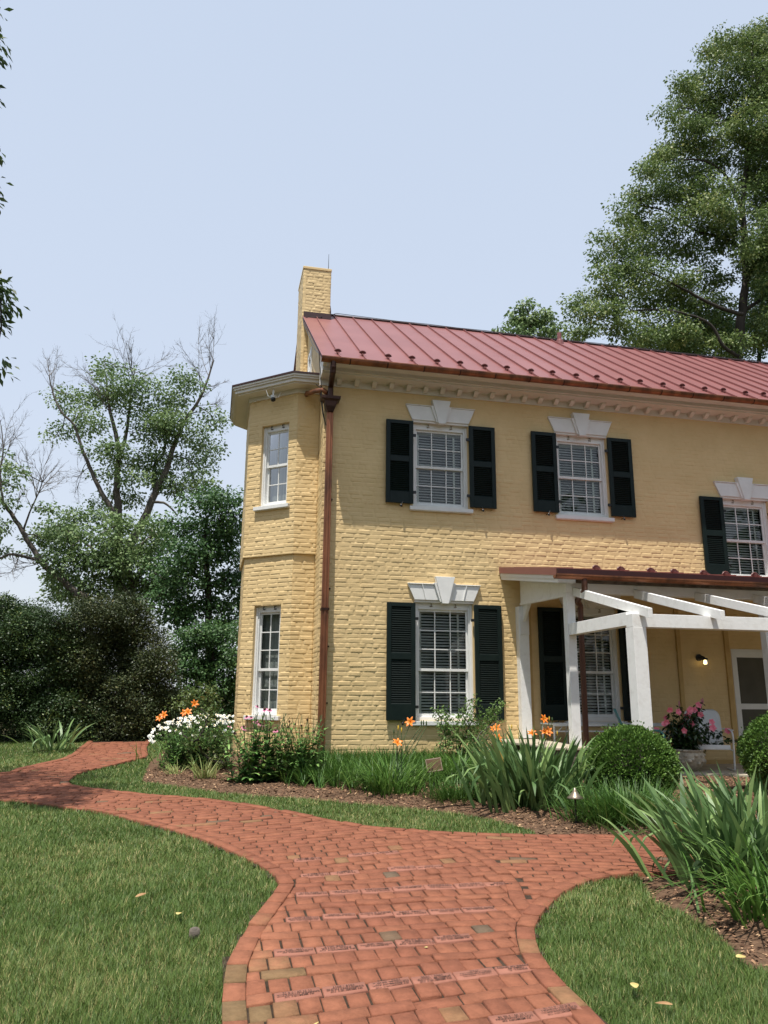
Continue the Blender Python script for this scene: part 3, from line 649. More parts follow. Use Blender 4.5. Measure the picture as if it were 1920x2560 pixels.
def frame_pts(O, u, n):
    O, u, n = [np.asarray(q, float) for q in (O, u, n)]
    return lambda a, d, z: O + a * u + d * n + np.array([0, 0, z])

def window(O, u, n, hw, z0, z1, meet, rows, cols, cover, sill=(0.06, 0.055), hooks=True, cas=0.066, setback=0.05, dark=None):
    """sash window: O on the wall face at the opening's centre (z=0), n outward. parts: casing, sashes, panes, blinds, sill, shutter hooks"""
    P = frame_pts(O, u, n); u = np.asarray(u, float); n = np.asarray(n, float); Z = np.array([0, 0, 1.0])
    def ob(mb, a0, a1, d0, d1, q0, q1): mb.obox(P(a0, d0, q0), u * (a1 - a0), n * (d1 - d0), Z * (q1 - q0))
    f = MB(); s = -setback
    ob(f, -hw, -hw + cas, s - 0.09, s, z0, z1); ob(f, hw - cas, hw, s - 0.09, s, z0, z1); ob(f, -hw + cas, hw - cas, s - 0.09, s - 0.001, z1 - 0.105, z1); ob(f, -hw + cas, hw - cas, s - 0.09, s - 0.001, z0, z0 + 0.058)
    for sg in (-1, 1): ob(f, sg * (hw - 0.018) - 0.018, sg * (hw - 0.018) + 0.018, s + 0.0005, s + 0.014, z0, z1 - 0.02)
    fo = f.build('window', M['white'], house, bevel=0.003)
    iw = hw - cas; zt = z1 - 0.105; zb = z0 + 0.058
    for nm, a, b_, nr, d in (('upper', meet, zt, rows[0], s - 0.035), ('lower', zb, meet + 0.03, rows[1], s - 0.068)):
        q = MB(); st = 0.030; bl = 0.05 if nm == 'lower' else 0.042
        ob(q, -iw + 0.001, -iw + st, d - 0.03, d, a, b_); ob(q, iw - st, iw - 0.001, d - 0.03, d, a, b_); ob(q, -iw + st, iw - st, d - 0.03, d - 0.001, a, a + bl); ob(q, -iw + st, iw - st, d - 0.03, d - 0.001, b_ - 0.034, b_)
        gw = 2 * (iw - st); gh = b_ - 0.034 - a - bl
        for i in range(1, cols): ob(q, -iw + st + gw * i / cols - 0.008, -iw + st + gw * i / cols + 0.008, d - 0.022, d - 0.004, a + bl, b_ - 0.034)
        for i in range(1, nr): ob(q, -iw + st, iw - st, d - 0.0215, d - 0.0045, a + bl + gh * i / nr - 0.008, a + bl + gh * i / nr + 0.008)
        q.build('sash', M['white'], fo)
        g = MB(); g.add([P(-iw + st * 0.8, d - 0.013, a + bl * 0.8), P(iw - st * 0.8, d - 0.013, a + bl * 0.8), P(iw - st * 0.8, d - 0.013, b_ - 0.03), P(-iw + st * 0.8, d - 0.013, b_ - 0.03)], [(0, 1, 2, 3)])
        g.build('pane', M['glass'], fo)
    if cover == 'blind':
        q = MB(); z = zb + 0.02; dd = s - 0.135
        while z < zt:
            t = -R(40 + random.gauss(0, 2)); w = 0.040; q.obox(P(-iw + 0.01, dd - w / 2 * math.cos(t), z - w / 2 * math.sin(t)), u * (2 * iw - 0.02), n * (w * math.cos(t)) + Z * (w * math.sin(t)), Z * 0.003); z += 0.0475
        for a in (-iw + 0.06, iw - 0.14): ob(q, a - 0.017, a + 0.017, dd + 0.03, dd + 0.032, zb, zt)
        ob(q, -iw + 0.005, iw - 0.005, dd - 0.03, dd + 0.028, zt - 0.05, zt + 0.02)
        q.build('blind', M['blind'], fo)
    else:
        q = MB(); q.obox(P(-iw - 0.05, s - 0.20, zb - 0.05), u * (2 * iw + 0.1), n * 0.01, Z * (zt - zb + 0.1)); q.build('curtain', M['curtain'], fo)
    q = MB(); e = sill[0]
    ob(q, -hw - e, hw + e, -0.06, 0.06, z0 - 0.066, z0 - 0.002); ob(q, -hw - e + 0.01, hw + e - 0.01, -0.05, 0.046, z0 - 0.075, z0 - 0.066)
    q.build('sill', M['white'], fo, bevel=0.004)
    if hooks:
        for a in (-hw * 0.42, hw * 0.42):
            q = MB(); q.tube([P(a, s + 0.001, z1 - 0.015), P(a, s + 0.03, z1 - 0.02), P(a, s + 0.035, z1 - 0.05)], 0.008, 6); ob(q, a - 0.022, a + 0.022, s, s + 0.012, z1 - 0.066, z1 - 0.052); q.build('awning_hook', M['metal_black'] if cover != 'blind' else M['bronze'], fo)
    return fo

for k, (c, z0, z1) in WIN.items():
    up = k.startswith('up')
    dzz = z1 - z0
    meet = z0 + (0.70 if up else 0.765)
    window((c, 0, 0), (1, 0, 0), (0, -1, 0), HW, z0, z1, meet, (2, 2) if up else (3, 2), 3, 'blind')
    # flat arch with keystone
    bz, tz, kz = z1 + 0.035, z1 + 0.29, z1 + 0.40
    if not up: bz, tz, kz = z1 + 0.035, z1 + 0.285, z1 + 0.415
    q = MB(); bw, tw = 0.50, 0.612
    def xs(z, s): return c + s * (bw + (tw - bw) * (z - bz) / (tz - bz))
    q.prism([(xs(bz, -1), 0.01, bz), (xs(bz, 1), 0.01, bz), (xs(tz, 1), 0.01, tz), (xs(tz, -1), 0.01, tz)], (0, -0.05, 0))
    q.box(c - tw - 0.006, c + tw + 0.006, -0.058, 0.0, tz + 0.001, tz + 0.016)
    lin = q.build('flat_arch', M['white'], house, bevel=0.004)
    for s in (-1, 1):     # joints cut across the arch
        if up: break
        q = MB(); q.prism([(c + s * 0.315 - 0.004, -0.041, bz), (c + s * 0.315 + 0.004, -0.041, bz), (c + s * 0.375 + 0.006, -0.041, tz), (c + s * 0.375 - 0.006, -0.041, tz)], (0, -0.016, 0))
        q.build('arch_joint', M['white'], lin)
    q = MB(); q.prism([(c - 0.055, 0.0, bz - 0.055), (c + 0.055, 0.0, bz - 0.055), (c + 0.165, 0.0, kz), (c - 0.165, 0.0, kz)], (0, -0.10, 0)); q.prism([(c - 0.085, 0.0, bz - 0.03), (c + 0.085, 0.0, bz - 0.03), (c + 0.185, 0.0, kz - 0.10), (c - 0.185, 0.0, kz - 0.10)], (0, -0.078, 0))
    q.build('keystone', M['white'], lin, bevel=0.004)
    # soffit board between arch and window head
    q = MB(); q.box(c - HW - 0.01, c + HW + 0.01, -0.02, 0.05, z1 - 0.002, bz - 0.001); q.build('head_board', M['cornice'], lin)
    sz0, sz1 = (z0 + 0.03, z1 - 0.005) if up else (z0 + 0.01, z1 - 0.022)
    for s in (-1, 1):
        a = c + s * 0.728; w = 0.233; d0, d1 = -0.075, -0.035
        tiltd = 0.0
        q = MB(); mz = sz0 + (sz1 - sz0) * (0.53 if up else 0.535); st = 0.072
        for x0, x1, q0, q1 in ((a - w, a - w + st, sz0, sz1), (a + w - st, a + w, sz0, sz1)): q.box(x0, x1, d0, d1, q0, q1)
        for q0, q1 in ((sz0, sz0 + (0.20 if up else 0.245)), (mz - 0.05, mz + 0.05), (sz1 - 0.065, sz1)): q.box(a - w + st, a + w - st, d0 + 0.001, d1, q0, q1)
        so = q.build('shutter', M['black_green'], house, bevel=0.004)
        q = MB()
        for q0, q1 in ((sz0 + (0.20 if up else 0.245), mz - 0.05), (mz + 0.05, sz1 - 0.065)):
            nl = max(3, round((q1 - q0) / 0.034)); st_ = (q1 - q0) / nl
            for i in range(nl):
                zc = q0 + (i + 0.5) * st_; q.obox((a - w + st, d0 + 0.012, zc - 0.016), (2 * (w - st), 0, 0), (0, 0.022, 0.022), (0, -0.004, 0.004))
            q.box(a - w + st, a + w - st, d1 - 0.004, d1 - 0.001, q0, q1)
        q.build('louvre_panel', M['black_green'], so)
        q = MB(); q.tube([(a - 0.02 * s, -0.005, sz0 - 0.03), (a - 0.02 * s, -0.10, sz0 - 0.03)], 0.007, 6); q.ball((a - 0.02 * s, -0.10, sz0 - 0.05), 0.02, 0.012, 0.024); q.tube([(a - 0.02 * s, -0.10, sz0 - 0.03), (a - 0.05 * s, -0.10, sz0 + 0.015)], 0.006, 5); q.build('holdback', M['metal_black'], so)
        for zc in (sz0 + 0.2, sz1 - 0.25):
            q = MB(); q.box(min(a - s * (w - 0.004), a - s * (w + 0.05)), max(a - s * (w - 0.004), a - s * (w + 0.05)), -0.066, -0.03, zc - 0.022, zc + 0.022); q.build('hinge', M['metal_black'], so)

# screen door
q = MB(); x0, x1, z0, z1 = DOOR; y0, y1 = 0.03, 0.065
q.box(x0 + 0.03, x0 + 0.13, y0, y1, z0 + 0.02, z1 - 0.03); q.box(x1 - 0.13, x1 - 0.03, y0, y1, z0 + 0.02, z1 - 0.03)
for a, b_ in ((z1 - 0.14, z1 - 0.03), (1.14, 1.235), (z0 + 0.02, z0 + 0.19)): q.box(x0 + 0.13, x1 - 0.13, y0 + 0.001, y1, a, b_)
dr = q.build('screen_door', M['white'], house, bevel=0.003)
q = MB(); q.box(x0 + 0.12, x1 - 0.12, 0.045, 0.05, z0 + 0.05, z1 - 0.05); q.build('mesh_panel', M['screen'], dr)
q = MB(); q.box(x0, x0 + 0.03, -0.012, 0.08, z0, z1); q.box(x1 - 0.03, x1, -0.012, 0.08, z0, z1); q.box(x0 + 0.03, x1 - 0.03, -0.012, 0.08, z1 - 0.03, z1); q.build('door_frame', M['white'], dr)
q = MB(); q.tube([(x1 - 0.08, 0.03, 1.05), (x1 - 0.08, -0.02, 1.05), (x1 - 0.08, -0.02, 1.17), (x1 - 0.08, 0.03, 1.17)], 0.007, 6); q.build('handle', M['metal_black'], dr)
q = MB()
for a, b_ in ((6.275, 6.345), (7.205, 7.29)): q.box(a, b_, -0.035, 0.02, 0.3, 3.05)
q.box(3.62, 7.3, -0.03, 0.02, 0.22, 0.32); q.box(3.535, 3.615, -0.035, 0.02, 0.66, 2.95)
q.build('wall_batten', M['wood_yellow'], house)

# main cornice with modillions
def extrude_x(prof, x0, x1, name, m, parent, **k):
    q = MB(); q.prism([(x0, y, z) for y, z in prof], (x1 - x0, 0, 0)); return q.build(name, m, parent, **k)
corn = extrude_x([(0.03, 6.365), (-0.025, 6.365), (-0.025, 6.475), (-0.30, 6.475), (-0.30, 6.50), (-0.345, 6.50), (-0.345, 6.565), (-0.375, 6.575), (-0.40, 6.60), (-0.47, 6.625), (-0.47, 6.655), (-0.1, 6.80), (0.03, 6.80)], 0.0, XR + 0.1, 'cornice', M['cornice'], house)
x = 0.28
while x < XR:
    q = MB(); q.prism([(x, -0.0255, 6.474), (x, -0.0255, 6.395), (x, -0.07, 6.385), (x, -0.11, 6.405), (x, -0.16, 6.445), (x, -0.165, 6.474)], (0.074, 0, 0)); q.build('modillion', M['cornice'], corn); x += 0.30
# roof
q = MB(); th = 0.03; X0, X1 = -0.035, XR + 0.12
def rs(y, z): return (y, z)
q.prism([(X0, -0.52, roof_z(-0.52)), (X0, RIDGE_Y, RIDGE_Z), (X0, 7.52, roof_z(7.52)), (X0, 7.52, roof_z(7.52) - th), (X0, RIDGE_Y, RIDGE_Z - th), (X0, -0.52, roof_z(-0.52) - th)], (X1 - X0, 0, 0))
sx = [0.265 + 0.431 * i for i in range(30)]
sx = [v for v in sx if v < X1]
dy = RIDGE_Y + 0.52; ln = math.hypot(1, slope); nrm = np.array([0, -slope / ln, 1 / ln])
for v in sx:
    for s in (1, -1):
        y0 = -0.50 if s == 1 else 7.50
        a = np.array([v - 0.006, y0, roof_z(y0) + 0.0005]); e = np.array([0, RIDGE_Y - y0, RIDGE_Z - roof_z(y0)]); q.obox(a, (0.012, 0, 0), e, np.array([0, -s * slope / ln, 1 / ln]) * 0.034)
roof = q.build('roof', M['roof'], house)
q = MB(); q.obox((X0, -0.52, roof_z(-0.52) - 0.055), (0.018, 0, 0), (0, RIDGE_Y + 0.52, RIDGE_Z - roof_z(-0.52)), (0, 0, 0.078)); q.obox((X0, 7.52, roof_z(7.52) - 0.055), (0.018, 0, 0), (0, RIDGE_Y - 7.52, RIDGE_Z - roof_z(7.52)), (0, 0, 0.078)); q.build('verge_flashing', M['roof'], roof)
q = MB(); q.tube([(0.62, RIDGE_Y, RIDGE_Z + 0.01), (X1, RIDGE_Y, RIDGE_Z + 0.01)], 0.035, 8); q.build('ridge_cap', M['roof_dark'], roof)
q = MB(); q.tube([(0.1, 2.9, 9.12), (0.3, 2.93, 9.15), (0.6, 3.1, 9.33), (0.75, 3.40, 9.54)] + [(0.75 + 0.7 * i, 3.46, RIDGE_Z + 0.030 + 0.010 * (i % 2)) for i in range(1, 17)], 0.007, 5)
q.tube([(0.1, 2.9, 9.12), (-0.03, 2.86, 9.05), (-0.045, 2.6, 8.8), (-0.05, 1.5, 8.0), (-0.05, 0.4, 7.2), (-0.05, -0.2, 6.85), (0.0, -0.08, 6.5), (0.03, -0.06, 6.2), (0.06, -0.06, 5.9), (0.09, -0.06, 5.75)], 0.007, 5); q.build('lightning_cable', M['metal_black'], roof)
q = MB()   # snow guard: scalloped fan on the seam
for j in range(7):
    a = R(-70 + j * 140 / 6); q.tube([(0, 0, 0.028), (math.sin(a) * 0.055, 0.0, 0.028 + math.cos(a) * 0.045), (math.sin(a) * 0.066, -0.012, 0.03 + math.cos(a) * 0.055)], [0.010, 0.014, 0.010], 6)
q.box(-0.02, 0.02, -0.10, 0.03, 0.0, 0.034)
sg_me = None
for i, v in enumerate(sx):
    y = -0.16 + (0.03 if i % 2 else -0.02)
    if sg_me is None: o = q.build('snow_guard', M['guard']); sg_me = o.data
    else: o = bpy.data.objects.new('snow_guard', sg_me); col.objects.link(o)
    o.parent = roof; o.matrix_basis = Matrix.Translation(-Vector(house.location)) @ Matrix.Translation((v, y, roof_z(y) + 0.006)) @ Matrix.Rotation(math.atan(slope), 4, 'X')
    o.matrix_parent_inverse = Matrix.Translation(house.location) if False else Matrix()
    o.matrix_basis = (Matrix.Translation(house.location) @ roof.matrix_basis).inverted() @ Matrix.Translation((v, y, roof_z(y) + 0.006)) @ Matrix.Rotation(math.atan(slope), 4, 'X') @ Matrix.Scale(0.92, 4)
q = MB(); vx = 6.0; q.lathe([(0.10, -0.12), (0.085, 0.02), (0.05, 0.05), (0.05, 0.22), (0.0, 0.22)], (vx, 3.28, roof_z(3.28) + 0.03), 14); q.build('vent_pipe', M['roof'], roof, smooth=False)
# chimney
brick_x0, brick_x1 = -0.045, 0.555
ch = brick_wall('chimney', (brick_x0, 3.0, 8.75), (1, 0, 0), (0, -1, 0), 0.60, 1.55, [], house, M['wall'], seed=21)
brick_wall('stack_face', (brick_x0, 3.0, 6.72), (1, 0, 0), (0, -1, 0), 0.14, 2.04, [], ch, M['wall'], seed=23)
for O, u, n, w in (((brick_x0, 4.0, 6.72), (0, -1, 0), (-1, 0, 0), 1.0), ((brick_x1, 3.0, 8.6), (0, 1, 0), (1, 0, 0), 1.0), ((brick_x1, 4.0, 8.6), (-1, 0, 0), (0, 1, 0), 0.6)):
    brick_wall('stack_face', O, u, n, w, 10.30 - O[2], [], ch, M['wall'], seed=int(w * 40), du=0.02)
q = MB(); q.box(brick_x0 - 0.012, brick_x1 + 0.012, 2.988, 4.012, 10.30, 10.365); q.build('stack_cap', M['wall'], ch, bevel=0.01)
q = MB(); q.prism([(brick_x0 + 0.03, 2.985, roof_z(2.98) + 0.0), (brick_x1 + 0.012, 2.985, roof_z(2.98)), (brick_x1 + 0.012, 2.985, roof_z(2.98) + 0.13), (brick_x0 + 0.03, 2.985, roof_z(2.98) + 0.13)], (0, -0.012, 0))
q.prism([(brick_x1 + 0.006, 2.98, roof_z(2.98)), (brick_x1 + 0.006, 3.5, RIDGE_Z), (brick_x1 + 0.006, 3.5, RIDGE_Z + 0.13), (brick_x1 + 0.006, 3.1, RIDGE_Z + 0.02), (brick_x1 + 0.006, 2.98, roof_z(2.98) + 0.22)], (0.012, 0, 0)); q.build('flashing', M['roof_dark'], ch)
q = MB(); q.tube([(0.50, 3.06, 10.35), (0.50, 3.06, 10.76)], [0.008, 0.004], 6); q.build('lightning_rod', M['metal_black'], ch)
# gable trim: white rake board and attic window
q = MB(); q.obox((XC - 0.03, -0.42, roof_z(-0.42) - 0.20), (0.03, 0, 0), (0, RIDGE_Y + 0.42, RIDGE_Z - roof_z(-0.42)), (0, 0, 0.14)); q.obox((XC - 0.03, 7.42, roof_z(7.42) - 0.20), (0.03, 0, 0), (0, RIDGE_Y - 7.42, RIDGE_Z - roof_z(7.42)), (0, 0, 0.14))
q.build('rake_board', M['white_worn'], house)
q = MB(); a0, a1, z0, z1 = GW
q.box(XC - 0.02, XC + 0.06, a0, a0 + 0.09, z0, z1); q.box(XC - 0.02, XC + 0.06, a1 - 0.09, a1, z0, z1); q.box(XC - 0.02, XC + 0.06, a0 + 0.09, a1 - 0.09, z1 - 0.1, z1); q.box(XC - 0.07, XC + 0.06, a0 - 0.06, a1 + 0.06, z0 - 0.06, z0 + 0.03); q.box(XC - 0.01, XC + 0.04, a0 + 0.09, a1 - 0.09, (z0 + z1) / 2 - 0.02, (z0 + z1) / 2 + 0.02)
aw = q.build('attic_window', M['white_worn'], house); q = MB(); q.box(XC + 0.02, XC + 0.03, a0 + 0.08, a1 - 0.08, z0, z1 - 0.08); q.build('louvre_panel', M['white_worn'], aw)  # flat white panel in place of glass that would mirror the sky
# copper gutter and hangers
q = MB(); n = 9; gy, gzz, gr = -0.575, 6.605, 0.066; x0, x1 = -0.055, XR + 0.1
ring = [(gy - gr * math.cos(math.pi * i / n) , gzz - gr * math.sin(math.pi * i / n)) for i in range(n + 1)]
inn = [(gy - (gr - 0.006) * math.cos(math.pi * i / n), gzz - (gr - 0.006) * math.sin(math.pi * i / n)) for i in range(n + 1)]
q.prism([(x0, y, z) for y, z in ring + inn[::-1]], (x1 - x0, 0, 0)); q.prism([(x0, y, z) for y, z in ring], (0.004, 0, 0)); q.box(x0, x1, gy - gr - 0.008, gy - gr + 0.004, gzz - 0.004, gzz + 0.014)
gut = q.build('gutter', M['copper'], house)
x = 0.4
while x < XR:
    q = MB(); q.prism([(x, gy - (gr + 0.006) * math.cos(math.pi * i / 8), gzz + 0.012 - (gr + 0.017) * math.sin(math.pi * i / 8)) for i in range(9)] + [(x, gy - gr * math.cos(math.pi * i / 8), gzz - gr * math.sin(math.pi * i / 8)) for i in range(8, -1, -1)], (0.022, 0, 0)); q.build('hanger', M['copper_dark'], gut); x += 0.62
# downspout: elbow from the gutter, conductor head, corrugated pipe
q = MB(); q.tube([(0.14, -0.575, 6.56), (0.14, -0.575, 6.46), (0.14, -0.55, 6.40), (0.15, -0.40, 6.36), (0.165, -0.22, 6.33), (0.17, -0.14, 6.28), (0.17, -0.13, 6.1)], 0.046, 10)
for i in range(7): q.tube([(0.14, -0.575 + i * 0.006, 6.50 - i * 0.02), (0.14, -0.575 + i * 0.006, 6.49 - i * 0.02)], 0.05, 10)
ds = q.build('downspout', M['copper_dark'], house, smooth=False)
q = MB(); cx, cy = 0.172, -0.115
def fr(w0, d0, z0, w1, d1, z1):
    q.add([(cx - w0, cy - d0, z0), (cx + w0, cy - d0, z0), (cx + w0, cy + d0, z0), (cx - w0, cy + d0, z0), (cx - w1, cy - d1, z1), (cx + w1, cy - d1, z1), (cx + w1, cy + d1, z1), (cx - w1, cy + d1, z1)], [(0, 3, 2, 1), (4, 5, 6, 7), (0, 1, 5, 4), (1, 2, 6, 5), (2, 3, 7, 6), (3, 0, 4, 7)])
fr(0.155, 0.105, 6.07, 0.16, 0.108, 6.12); fr(0.10, 0.085, 6.035, 0.15, 0.10, 6.069); fr(0.085, 0.075, 5.95, 0.10, 0.085, 6.034); fr(0.05, 0.05, 5.86, 0.085, 0.075, 5.949)
q.build('conductor_head', M['copper_dark'], ds)
q = MB(); ang = [2 * math.pi * i / 32 for i in range(32)]
sec = [((0.051 + 0.006 * math.cos(8 * a)) * math.copysign(abs(math.cos(a)) ** 0.6, math.cos(a)), (0.043 + 0.005 * math.cos(8 * a)) * math.copysign(abs(math.sin(a)) ** 0.6, math.sin(a))) for a in ang]
q.prism([(0.172 + a, -0.105 + b_, 2.62) for a, b_ in sec], (0.003, 0.008, 3.25)); q.prism([(0.166 + a * 1.06, -0.105 + b_ * 1.06, 0.42) for a, b_ in sec], (0.006, 0, 2.25)); q.build('drain_pipe', M['copper'], ds)
q = MB()
for z in (1.2, 2.05, 2.95, 4.4): q.box(0.23, 0.262, -0.05, 0.0, z - 0.012, z + 0.012)
q.box(0.105, 0.235, -0.160, -0.02, 2.60, 2.635); q.build('pipe_strap', M['copper_dark'], ds)
q = MB(); q.tube([(-0.15, 0.60, 6.42), (-0.15, 0.52, 6.42), (-0.14, 0.47, 6.39), (-0.05, 0.15, 6.32), (0.05, -0.05, 6.27), (0.12, -0.1, 6.2)], 0.04, 10); q.build('bay_drain', M['copper'], ds, smooth=True)
q = MB(); q.tube([(-0.02, 0.3, 6.5), (0.02, 0.05, 6.35), (0.03, -0.03, 6.1), (0.06, -0.05, 5.85), (0.12, -0.05, 5.65)], 0.008, 6); q.build('cable', M['metal_black'], house)
# limestone block under the pipe foot
# ---- bay window
P0 = np.array([-0.29, 0.60]); P1 = np.array([-1.08, 1.28]); P2 = np.array([-1.08, 2.70]); P3 = np.array([-0.29, 3.38]); CL = 1.0424
BZ = 3.60
uc = (P1 - P0) / CL; nc = np.array([uc[1], -uc[0]]); nc = nc if nc[1] < 0 else -nc
bay = empty('bay', (-0.5, 1.9, 0.3)); bay.parent = house; bay.matrix_basis = Matrix.Translation(Vector((-0.5, 1.9, 0.3)) - house.location)
bu, bl_ = (0.172, 0.752, 4.468, 5.945), (0.208, 0.752, 0.99, 2.765)
for lvl, (z0, z1, off) in enumerate(((0.12, BZ, 0.035), (BZ, 6.50, 0.0))):
    # plan polygon, lower storey set back a little under the band
    q0 = np.array([XC, P0[1] + off]); a0 = P0 + np.array([off * 0.35, off]); a1 = P1 + np.array([off, off * 0.35]); a2 = P2 + np.array([off, -off * 0.35]); a3 = P3 + np.array([off * 0.35, -off]); q3 = np.array([XC, P3[1] - off])
    for i, (s, e) in enumerate(((q0, a0), (a0, a1), (a1, a2), (a2, a3), (a3, q3))):
        d = e - s; L = np.linalg.norm(d); d = d / L; nn = np.array([d[1], -d[0]])
        nn = -nn if np.dot(nn, (s + e) / 2 - np.array([0.2, 1.95])) < 0 else nn
        hl = []
        if i == 1: h = bu if lvl else bl_; hl = [h]
        fine = i < 2
        brick_wall('bay_wall', (*s, z0), (*d, 0), (*nn, 0), L, z1 - z0, hl, house, M['wall'], seed=31 + i + 7 * lvl, du=0.014 if fine else 0.05, dz=0.007 if fine else 0.018, depth=0.0055)
    if True:
        h = bu if lvl else bl_; d = (a1 - a0) / np.linalg.norm(a1 - a0); nn = np.array([d[1], -d[0]]); nn = nn if nn[1] < 0 else -nn
        c2 = a0 + d * (h[0] + h[1]) / 2
        wo = window((*c2, 0), (*d, 0), (*nn, 0), (h[1] - h[0]) / 2, h[2], h[3], h[2] + (0.725 if lvl else 0.71), (2, 2) if lvl else (3, 2), 2, 'curtain', sill=(0.075, 0.05), setback=0.07, cas=0.062)
        q = MB(); D3, N3, Z3 = np.array([*d, 0]), np.array([*nn, 0]), np.array([0, 0, 1.0]); hwid = (h[1] - h[0]) / 2; C3 = np.array([*c2, 0])
        for s in (-1, 1): q.obox(C3 + D3 * (s * (hwid + 0.025) - 0.0249) + N3 * -0.15 + Z3 * h[2], D3 * 0.0498, N3 * 0.145, Z3 * (h[3] - h[2]))
        q.obox(C3 - D3 * hwid - N3 * 0.15 + Z3 * (h[3] + 0.0), D3 * 2 * hwid, N3 * 0.146, Z3 * 0.04); q.build('wall_reveal', M['wall'], wo)
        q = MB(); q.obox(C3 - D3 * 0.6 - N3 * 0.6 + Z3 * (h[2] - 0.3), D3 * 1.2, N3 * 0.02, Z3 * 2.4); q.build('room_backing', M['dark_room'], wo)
bpy.data.objects.remove(bay)
def off_poly(o):
    k = o * math.tan(R(20.4)); a = o
    return [np.array([XC - 0.02, P0[1] - o]), P0 + np.array([-k, -o]), P1 + np.array([-o, -k]), P2 + np.array([-o, k]), P3 + np.array([-k, o]), np.array([XC - 0.02, P3[1] + o])]
def ringslab(o0, o1, z0, z1, q):
    """mitred moulding between offsets o0<o1"""
    a = off_poly(o0); b_ = off_poly(o1)
    for i in range(5):
        A0, A1, B0, B1 = a[i], a[i + 1], b_[i], b_[i + 1]
        q.add([(*A0, z0), (*A1, z0), (*B1, z0), (*B0, z0), (*A0, z1), (*A1, z1), (*B1, z1), (*B0, z1)], [(0, 1, 2, 3), (7, 6, 5, 4), (0, 4, 5, 1), (2, 6, 7, 3), (1, 5, 6, 2), (0, 3, 7, 4)])
q = MB()
ringslab(-0.05, 0.03, 6.44, 6.52, q); ringslab(-0.05, 0.24, 6.521, 6.545, q); ringslab(0.05, 0.285, 6.546, 6.60, q); ringslab(0.1, 0.315, 6.601, 6.635, q); ringslab(0.12, 0.335, 6.636, 6.67, q)
bc = q.build('bay_cornice', M['cornice'], house)
q = MB(); ringslab(0.2, 0.35, 6.671, 6.70, q); q.build('bay_drip_edge', M['roof_dark'], bc)
q = MB(); o_ = off_poly(0.34); ins = [np.array([XC, 0.9]), np.array([XC, 0.95]), np.array([-0.35, 1.6]), np.array([-0.35, 2.4]), np.array([XC, 2.95]), np.array([XC, 3.0])]
q.add([(*p, 6.70) for p in o_] + [(*p, 6.86) for p in ins], [(i, i + 1, 7 + i, 6 + i) for i in range(5)] + [(6, 7, 8, 9, 10, 11)]); q.build('bay_roof', M['roof_dark'], bc)
q = MB(); a = off_poly(0.006); 
# security camera under the bay soffit (a thing of its own)
c3 = at(683, 996, 0.72)
sc_ = empty('security_camera', tuple(c3), 'small black dome security camera with two antennas under the bay cornice', 'camera')
q = MB(); q.tube([c3 + np.array([0, 0, 0.16]), c3 + np.array([0, 0, 0.05])], 0.018, 8); q.tube([c3 + np.array([0, 0, 0.05]), c3], 0.045, 12); q.build('body', M['metal_white'], sc_)
q = MB(); q.ball(c3 + np.array([0.0, -0.01, -0.02]), 0.045, n=14, m=10); q.build('lens_dome', M['metal_black'], sc_, smooth=True)
for s in (-1, 1): q = MB(); q.tube([c3 + np.array([0.04 * s, 0, 0.02]), c3 + np.array([0.09 * s, -0.01, 0.03]), c3 + np.array([0.13 * s, -0.02, 0.13])], [0.006, 0.008, 0.006], 6); q.build('antenna', M['metal_white'], sc_)

# ---------------------------------------------------------------- porch and pergola
porch = empty('porch', (5.0, -1.8, 0.3), 'white timber porch with red metal roof and open pergola rafters', 'porch')
def pbox(name, m, *bx, parent=porch, bevel=0.004):
    q = MB()
    for v in bx: q.box(*v)
    return q.build(name, m, parent, bevel=bevel)
PX1 = 12.8
RZ = lambda y: 3.40 + 0.163 * y     # roof top surface height (y negative outwards)
for x in (3.36, 6.54, 9.72, 12.6):
    pbox('post', M['white_worn'], (x, x + 0.125, -1.925, -1.80, 0.66 if x < 4 else 0.2, 2.76))
pbox('wall_post', M['white_worn'], (3.36, 3.53, -0.14, 0.0, 0.68, 2.76))
pbox('wall_post', M['white'], (3.375, 3.53, -0.155, -0.1401, 2.3, 2.76))
for x in (3.36, 6.62, 9.9): pbox('pergola_post', M['white_worn'], (x, x + 0.17, -3.66, -3.48, 0.1, 2.13))
pbox('pergola_beam', M['white_worn'], (3.36, PX1, -3.655, -3.50, 2.132, 2.29))
pbox('side_beam', M['white_worn'], (3.37, 3.49, -3.499, -1.926, 2.16, 2.32))
for i in range(10):
    x = 3.46 + 0.965 * i
    q = MB(); x += random.gauss(0, 0.012); q.prism([(x, -1.93, 2.84), (x, -3.86, 2.22 + 0.115), (x, -3.86, 2.22), (x, -1.93, 2.715)], (0.055, 0, 0)); q.build('rafter', M['white_worn'], porch, bevel=0.003)
pbox('front_beam', M['white_worn'], (3.36, PX1, -1.93, -1.80, 2.762, 2.90))
pbox('front_beam', M['fieldstone'], (3.5, PX1, -1.99, -1.85, 2.9, 2.975))  # dark stone colour gives this beam the deep shade under the eave
